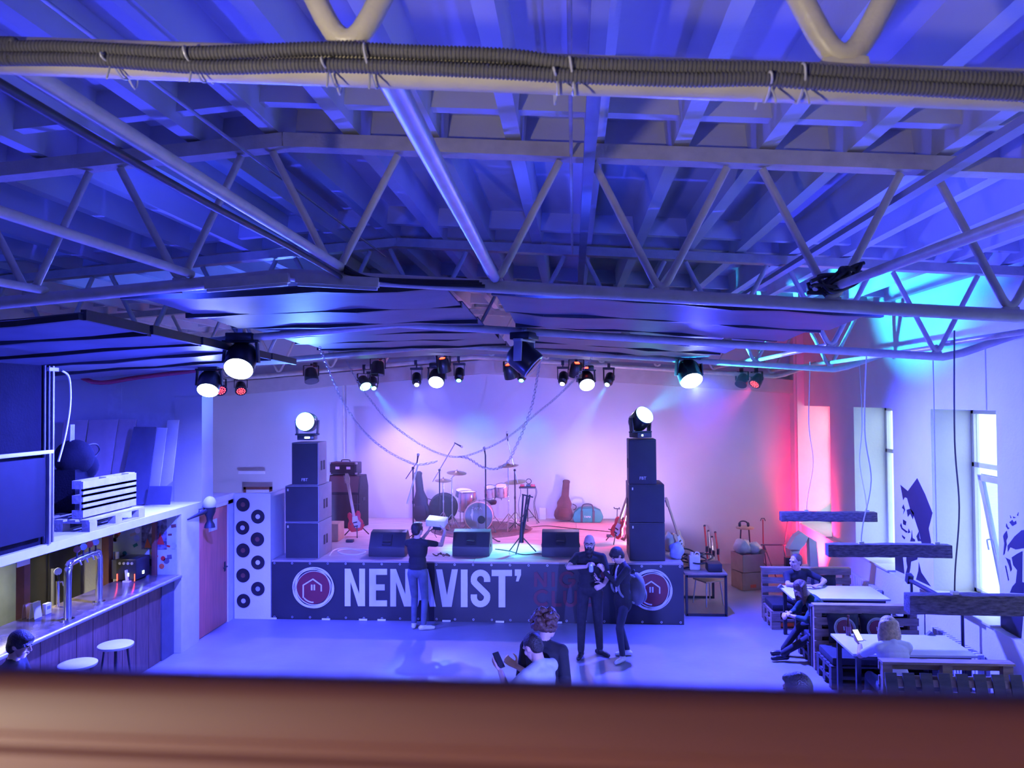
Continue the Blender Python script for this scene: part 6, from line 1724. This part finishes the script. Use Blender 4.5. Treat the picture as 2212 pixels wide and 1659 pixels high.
    me = f.mesh('body', voxel)
    o = bpy.data.objects.new('body', me); COL.objects.link(o); o.parent = t
    # face
    for sg in (-1, 1): MB().ball(hc+HB @ Vector((.031*sg, .086, .010)), (.013, .007, .007), 10, 6, HB).build('eye', M['eye'], t, smooth=2)
    MB().ball(hc+HB @ Vector((0, .090, -.058)), (.022, .006, .007), 10, 6, HB).build('mouth', M['lip'], t, smooth=2)
    # hair
    if hair_type != 'bald':
        h = Fig([hair]); rnd = random.Random(len(label))
        H = lambda x, y, z: hc+HB @ Vector((x, y, z))
        if hair_type in ('short', 'crop'):
            g = .0 if hair_type == 'crop' else .008
            h.ell(H(0, -.022, .036), (.081+g, .096+g, .092+g), 0, HB); h.ell(H(0, -.055, -.01), (.070+g, .055+g, .075), 0, HB)
            if hair_type == 'short':
                h.ell(H(0, .045, .085), (.066, .052, .034), 0, HB)
                for sg in (-1, 1): h.ell(H(.070*sg, -.0, .02), (.016, .045, .045), 0, HB)
        elif hair_type == 'bowl':
            h.ell(H(0, -.012, .040), (.092, .106, .096), 0, HB); h.ell(H(0, -.05, -.015), (.082, .062, .085), 0, HB); h.ell(H(0, .055, .055), (.074, .050, .048), 0, HB)
        elif hair_type == 'curly':
            h.ell(H(0, -.03, .03), (.095, .10, .10), 0, HB)
            for j in range(80):
                a, b2 = rnd.uniform(0, 2*PI), rnd.uniform(-.5, 1.0); p = Vector((math.cos(a)*math.sqrt(max(0, 1-b2*b2*.9)), math.sin(a)*math.sqrt(max(0, 1-b2*b2*.9)), b2))
                if p.y > .55 and p.z < .35: continue
                rr = rnd.uniform(.020, .034); h.ell(H(p.x*.112, p.y*.118-.03, p.z*.115+.035), (rr,)*3, 0, HB)
        elif hair_type == 'long':
            h.ell(H(0, -.020, .036), (.090, .102, .096), 0, HB)
            for j in range(27):
                a = PI*(1.0+j/26.0); x, y = .086*math.cos(a), .082*math.sin(a)-.015; L = .30-.05*abs(math.cos(a))
                p0 = H(x, y, .04); p1 = p0+Vector((x*.1, 0, 0))-Vector((0, 0, L*.55))+HB @ Vector((x*.25, y*.25, 0)); p2 = p1-Vector((0, 0, L*.45))
                h.cap(p0, p1, .030, .026, 0); h.cap(p1, p2, .026, .010, 0)
        hm = h.mesh('hair', .008, 6 if hair_type == 'long' else 2)
        oh = bpy.data.objects.new('hair', hm); COL.objects.link(oh); oh.parent = t
    return t, hc, HB

def put(o, parent): o.parent = parent; return o

# 1 man holding a white box towards the stage
lx, ly = -2.53, 12.42
t, hc, HB = person('man in dark t-shirt and jeans seen from behind, holding up a white box', (lx, ly, 0), -.12, M['tee_black'], M['denim'], M['shoe_white'], M['hair_dark'], 'short', .985,
    hands={'R': ((.37, .36, 1.56), (-.35, .25, .9), (-.9, .2, -.2), .35), 'L': ((.06, .38, 1.53), (.30, .25, .9), (.9, .2, -.2), .35)}, elbow={'R': (.5, .1, -1), 'L': (-.3, .2, -1)},
    head=(.35, .93, .12), feet={'R': (.11, -.04, 0, 1.1), 'L': (-.08, .04, 0, -.2)}, sleeve=.6)
bxp = Vector((lx, ly, 0)) + Matrix.Rotation(-.12, 3, 'Z') @ Vector((.205, .42, 1.68))
t = thing('white_box', 'white box-shaped device held up by the man in dark t-shirt', 'device', bxp, rot=(.25, .08, -.12))
MB().box((0, 0, 0), (.33, .22, .11)).build('casing', M['white_paint'], t, bevel=.015)
MB().box((-.02, -.112, .0), (.09, .006, .05)).build('label', M['paper'], t); MB().box((.03, -.06, -.075), (.14, .10, .06)).build('underside', M['black'], t, bevel=.008)
MB().tube(smooth_path([(.0, -.05, -.1), (-.02, -.06, -.2), (.01, -.05, -.27)], 4), .005, 6).build('strap', M['black'], t, smooth=1)

# 2 bald bearded man
lx, ly = .235, 11.28
t, hc, HB = person('bald bearded man in black facing the camera, one arm raised to his chest', (lx, ly, 0), PI-.1, M['tee_black'], M['blackfab'], M['shoe_black'], None, 'bald', 1.0,
    hands={'R': ((.03, .26, 1.33), (-.55, .25, .55), (0, .3, -1), .9), 'L': ((-.22, .34, 1.10), (.5, .6, -.1), (.5, -.4, -.3), .8)}, elbow={'R': (1, .1, -.15), 'L': (-.6, -.4, -1)},
    head=(-.05, 1, -.10), feet={'R': (.13, .10, 0, .15), 'L': (-.13, -.04, 0, -.9)}, sleeve=.62, bulk=1.10)
f = Fig([M['hair_dark']]); H = lambda x, y, z: hc+HB @ Vector((x, y, z))
f.ell(H(0, .065, -.10), (.056, .045, .055), 0, HB); f.ell(H(0, .06, -.155), (.045, .038, .06), 0, HB); f.ell(H(0, .088, -.042), (.034, .014, .010), 0, HB)
for sg in (-1, 1): f.cap(H(.062*sg, .02, -.03), H(.04*sg, .06, -.10), .014, .026, 0)
o = bpy.data.objects.new('beard', f.mesh('beard', .006, 2)); COL.objects.link(o); o.parent = t
q = MB()
for sg in (-1, 1):
    q.torus((0, 0, 0), .021, .003, Matrix.Translation(H(.031*sg, .104, .010)) @ HB.to_4x4() @ Matrix.Rotation(PI/2, 4, 'X'), 18, 6); q.tube([H(.052*sg, .102, .012), H(.078*sg, 0, .012)], .0025, 6)
q.tube([H(-.01, .106, .012), H(.01, .106, .012)], .003, 6); q.build('glasses', M['black'], t, smooth=1)
tp = thing('drinking_can', 'small pale can in the bald man\'s raised hand', 'can', Vector((lx, ly, 0)) + Matrix.Rotation(PI-.1, 3, 'Z') @ Vector((-.045, .335, 1.335)))
MB().lathe([(.003, -.06), (.026, -.06), (.030, -.05), (.030, .05), (.025, .06), (.003, .06)], None, 18).build('can_body', M['galv'], tp, smooth=.7); MB().lathe([(.0305, -.04), (.0305, .03)], None, 18, cap=False).build('can_print', M['blue_bag'], tp, smooth=1)

# 3 youth with backpack
lx, ly = .70, 11.15; yw = math.radians(112)
t, hc, HB = person('youth in black jacket and white t-shirt with bowed head, facing the bald man', (lx, ly, 0), yw, M['tee_black'], M['denim_dark'], M['shoe_white'], M['hair_dark'], 'bowl', .925,
    hands={'R': ((.09, .36, 1.22), (-.3, .8, .3), (-.6, 0, .6), .7), 'L': ((-.06, .34, 1.38), (.2, .5, .8), (.6, .3, -.2), .8)}, elbow={'R': (.5, -.4, -1), 'L': (-.5, -.3, -1)},
    head=(.05, .84, -.55), feet={'R': (.12, -.12, 0, .3), 'L': (-.13, .08, 0, -.5)}, sleeve=1.92, inner=M['tee_white'], coat=True, bulk=.97)
R3 = Matrix.Rotation(yw, 3, 'Z')
bp_ = thing('backpack', 'grey backpack on the back of the youth in black jacket', 'backpack', Vector((lx, ly, 0))+R3 @ Vector((0, -.20, 1.02))*.925, yw)
q = MB(); q.ball((0, -.04, .03), (.155, .11, .235), 20, 14); q.build('bag', M['grey_cloth'], bp_, smooth=1); q = MB(); q.ball((0, -.11, -.05), (.115, .07, .12), 16, 10); q.build('front_pocket', M['grey_cloth'], bp_, smooth=1)
for sg in (-1, 1): MB().tube(smooth_path([(.08*sg, .04, .22), (.11*sg, .16, .27), (.115*sg, .30, .17), (.12*sg, .27, .0), (.10*sg, .06, -.14)], 5), .017, 6).build('strap', M['grey_cloth'], bp_, smooth=1)
MB().tube(smooth_path([(-.03, .02, .25), (-.02, .01, .30), (.02, .01, .30), (.03, .02, .25)], 4), .009, 6).build('handle', M['black'], bp_, smooth=1)
ph = thing('phone', 'dark phone in the hands of the youth with backpack', 'phone', Vector((lx, ly, 0))+R3 @ Vector((.02, .44, 1.24))*.925, yw); ph.rotation_euler = (.9, 0, yw)
MB().box((0, 0, 0), (.072, .145, .009)).build('casing', M['black_gloss'], ph, bevel=.003); MB().box((0, 0, .005), (.064, .13, .002)).build('screen', M['lens_dark'], ph)

# 4 curly haired person, 5 man in grey t-shirt
person('curly-haired person in black jacket seen from behind, beside the grey t-shirt', (-.28, 7.18, 0), -.35, M['tee_black'], M['denim_dark'], M['shoe_black'], M['hair_brown'], 'curly', .99, head=(.55, .8, -.1), sleeve=1.9, bulk=1.08)
lx, ly = -.30, 6.72; yw = math.radians(52)
person('short-haired man in grey t-shirt looking down at a phone', (lx, ly, 0), yw, M['tee_grey'], M['denim'], M['shoe_white'], M['hair_dark'], 'crop', .965,
    hands={'R': ((.10, .36, 1.33), (-.2, .8, .35), (-.6, 0, .6), .7), 'L': ((-.09, .40, 1.33), (.1, .85, .4), (.5, 0, .6), .5)}, elbow={'R': (.6, -.2, -1), 'L': (-.6, -.2, -1)},
    head=(.10, .80, -.55), sleeve=.78, bulk=1.02)
R5 = Matrix.Rotation(yw, 3, 'Z')
ph = thing('phone', 'dark phone held by the man in grey t-shirt', 'phone', Vector((lx, ly, 0))+R5 @ Vector((-.03, .48, 1.40))*.965); ph.rotation_euler = (.95, 0, yw)
MB().box((0, 0, 0), (.074, .15, .009)).build('casing', M['black_gloss'], ph, bevel=.003); MB().box((0, 0, .005), (.066, .135, .002)).build('screen', M['lens_dark'], ph)

# 6 man on a stool at the bar
lx, ly = -5.28, 6.75
bar_stool('white-topped bar stool under the dark-haired man at the left edge', Vector((lx, ly-.03, 0)), .75, .2, M['white_paint'])
yw = math.radians(-78)
person('dark-haired man in black seated at the bar at the left edge', (lx, ly, 0), yw, M['tee_black'], M['denim_dark'], M['shoe_black'], M['hair_dark'], 'bowl', 1.0, pelvis=(0, 0, .83), lean=(0, .22, .97), head=(.05, .95, -.25),
    hands={'R': ((.12, .45, .98), (-.2, .9, 0), (0, 0, -1), .5), 'L': ((-.15, .42, .98), (.2, .9, 0), (0, 0, -1), .5)}, feet={'R': (.16, .36, .28, .2), 'L': (-.16, .36, .28, -.2)}, sleeve=.6)

# 7 man at the farther table
lx, ly = 3.58, 12.92
person('young man in black t-shirt leaning on the farther white table, looking left', (lx, ly, 0), PI+.15, M['tee_black'], M['denim_dark'], M['shoe_black'], M['hair_brown'], 'crop', 1.0, pelvis=(0, 0, .50), lean=(.12, .50, .86), head=(.92, .35, -.05), hu=(0, 0, 1),
    hands={'R': ((.10, .62, .80), (-.9, .3, 0), (0, 0, -1), .4), 'L': ((-.16, .60, .80), (.9, .35, 0), (0, 0, -1), .4)}, elbow={'R': (1, 0, -.3), 'L': (-1, 0, -.3)},
    feet={'R': (.14, .40, 0, .1), 'L': (-.12, .38, 0, -.1)}, sleeve=.7)
# 8 woman bent forward on the aisle end of the bench
lx, ly = 3.62, 11.34
person('long-haired woman in dark green bending forward on the bench end', (lx, ly, 0), PI/2+.08, M['green_cloth'], M['blackfab'], M['shoe_black'], M['hair_brown'], 'long', .98, pelvis=(0, -.02, .50), lean=(-.05, .62, .78), head=(-.1, .75, -.62), hu=(0, .5, .8),
    hands={'R': ((.05, .58, .62), (-.6, .7, 0), (-.6, 0, -.5), .8), 'L': ((-.05, .58, .63), (.6, .7, 0), (.6, 0, -.5), .8)}, elbow={'R': (.8, -.3, -.5), 'L': (-.8, -.3, -.5)},
    feet={'R': (.12, .62, 0, .2), 'L': (-.12, .74, 0, -.1)}, knee={'R': (.1, .6, 1), 'L': (-.1, .6, 1)}, sleeve=1.55)
# 9 blond person in white
lx, ly = 3.52, 8.82
person('blond person in white t-shirt seen from behind at the nearer table', (lx, ly, 0), .06, M['tee_white'], M['denim_dark'], M['shoe_black'], M['hair_blond'], 'long', .98, pelvis=(0, 0, .50), lean=(0, .14, .98), head=(-.25, .88, -.40), hu=(0, .3, .9),
    hands={'R': ((.12, .50, .80), (-.4, .9, 0), (0, 0, -1), .4), 'L': ((-.18, .50, .84), (-.1, .9, .25), (.6, 0, .6), .6)}, elbow={'R': (.7, -.4, -.6), 'L': (-.7, -.4, -.6)},
    feet={'R': (.12, .42, 0, .1), 'L': (-.14, .40, 0, -.1)}, sleeve=.75)
ph = thing('phone', 'lit phone in the hand of the blond person in white', 'phone', (3.325, 9.40, .905)); ph.rotation_euler = (.75, 0, .25)
MB().box((0, 0, 0), (.075, .155, .009)).build('casing', M['black_gloss'], ph, bevel=.003); MB().box((0, 0, .005), (.067, .14, .002)).build('screen', emis('phone_screen', (.9, .95, 1.0), 1.6), ph)
# 10 head showing above the railing
person('dark-haired person of whom only the head shows above the railing', (1.62, 5.68, 0), .5, M['tee_black'], M['denim_dark'], M['shoe_black'], M['hair_dark'], 'short', .985, head=(-.2, .95, -.15))
# ================================================================== BALCONY IN FRONT OF THE CAMERA
ZBF = 2.45
MB().bb((XL, YF, ZBF-.2), (XR-.1, .34, ZBF)).build('floor_balcony', M['white_paint'], kind='structure')
b1 = atZ(0, 1442, CAM.z-.100); b2 = atZ(2212, 1502, CAM.z-.100)
dr = (b2-b1).normalized(); nb = Vector((-dr.y, dr.x, 0))            # nb points away from the camera
mid = (b1+b2)/2
t = thing('balcony_railing', 'orange-brown varnished wooden handrail right in front of the camera', 'railing', (mid.x, mid.y, ZBF))
ang = math.atan2(dr.y, dr.x); t.rotation_euler = (0, 0, ang)
h = CAM.z-.100-ZBF
b = MB(); TH = .16                                      # upright varnished board with a rounded top edge and a groove
prof = [(0.018, h-.006), (.014, h-.001), (.009, h), (.004, h-.001), (0, h-.006), (0, h-.020), (.002, h-.022), (.002, h-.026), (0, h-.028), (0, h-TH), (.018, h-TH)]
b.prism([(y, z) for y, z in prof], 6.0, Matrix(((0, 0, 1, -3.0), (1, 0, 0, -.009), (0, 1, 0, 0), (0, 0, 0, 1))))
b.build('handrail', M['wood_rail'], t, smooth=.7)
for k in range(7):
    MB().box((-2.7+.9*k, -.02, (h-TH)/2), (.05, .05, h-TH)).build('post', M['black'], t)
MB().box((0, -.02, .12), (5.6, .03, .04)).build('lower_rail', M['black'], t)
# unseen warm lamp added behind the camera lights the rail and the nearest truss
lt = thing('table_lamp', 'warm round table lamp on the balcony behind the camera', 'lamp', (-1.35, -.75, ZBF))
MB().lathe([(.02, 0), (.12, 0), (.12, .02), (.03, .04), (.02, .06)], None, 24).build('base', M['black'], lt, smooth=.6)
MB().cyl((0, 0, .05), (0, 0, .90), .012, 10).build('stem', M['black'], lt, smooth=1)
MB().lathe([(.12, .84), (.14, .86), (.12, .88)], None, 24).build('collar', M['galv'], lt, smooth=.8)
MB().ball((0, 0, .93), .10, 20, 14).build('bulb', emis('warm_bulb', (1.0, .72, .42), 5), lt, smooth=1)
MB().lathe([(.13, .86), (.19, .86), (.12, 1.14), (.115, 1.14), (.18, .87)], None, 28, cap=False).build('shade', M['blackfab'], lt, smooth=.8)
l_ = spot(lt, (.0, .21, .93), (.75, 1, .0), (1.0, .86, .66), 210/LIGHT_GAIN, 104, .5, .05)

# ================================================================== THEATRICAL HAZE OVER THE STAGE
hz = bpy.data.materials.new('stage_haze'); hz.use_nodes = True
nt = hz.node_tree
for n in list(nt.nodes):
    if n.type == 'BSDF_PRINCIPLED': nt.nodes.remove(n)
vs = nt.nodes.new('ShaderNodeVolumeScatter'); vs.inputs['Density'].default_value = .0105; vs.inputs['Anisotropy'].default_value = .35
vs.inputs['Color'].default_value = (.9, .9, .95, 1)
nt.links.new(vs.outputs[0], [n for n in nt.nodes if n.type == 'OUTPUT_MATERIAL'][0].inputs['Volume'])
MB().bb((-5.12, 12.12, 1.02), (4.84, 17.3, 4.12)).build('stage_haze', hz, label='thin theatrical haze hanging over the stage', cat='haze', kind='stuff')
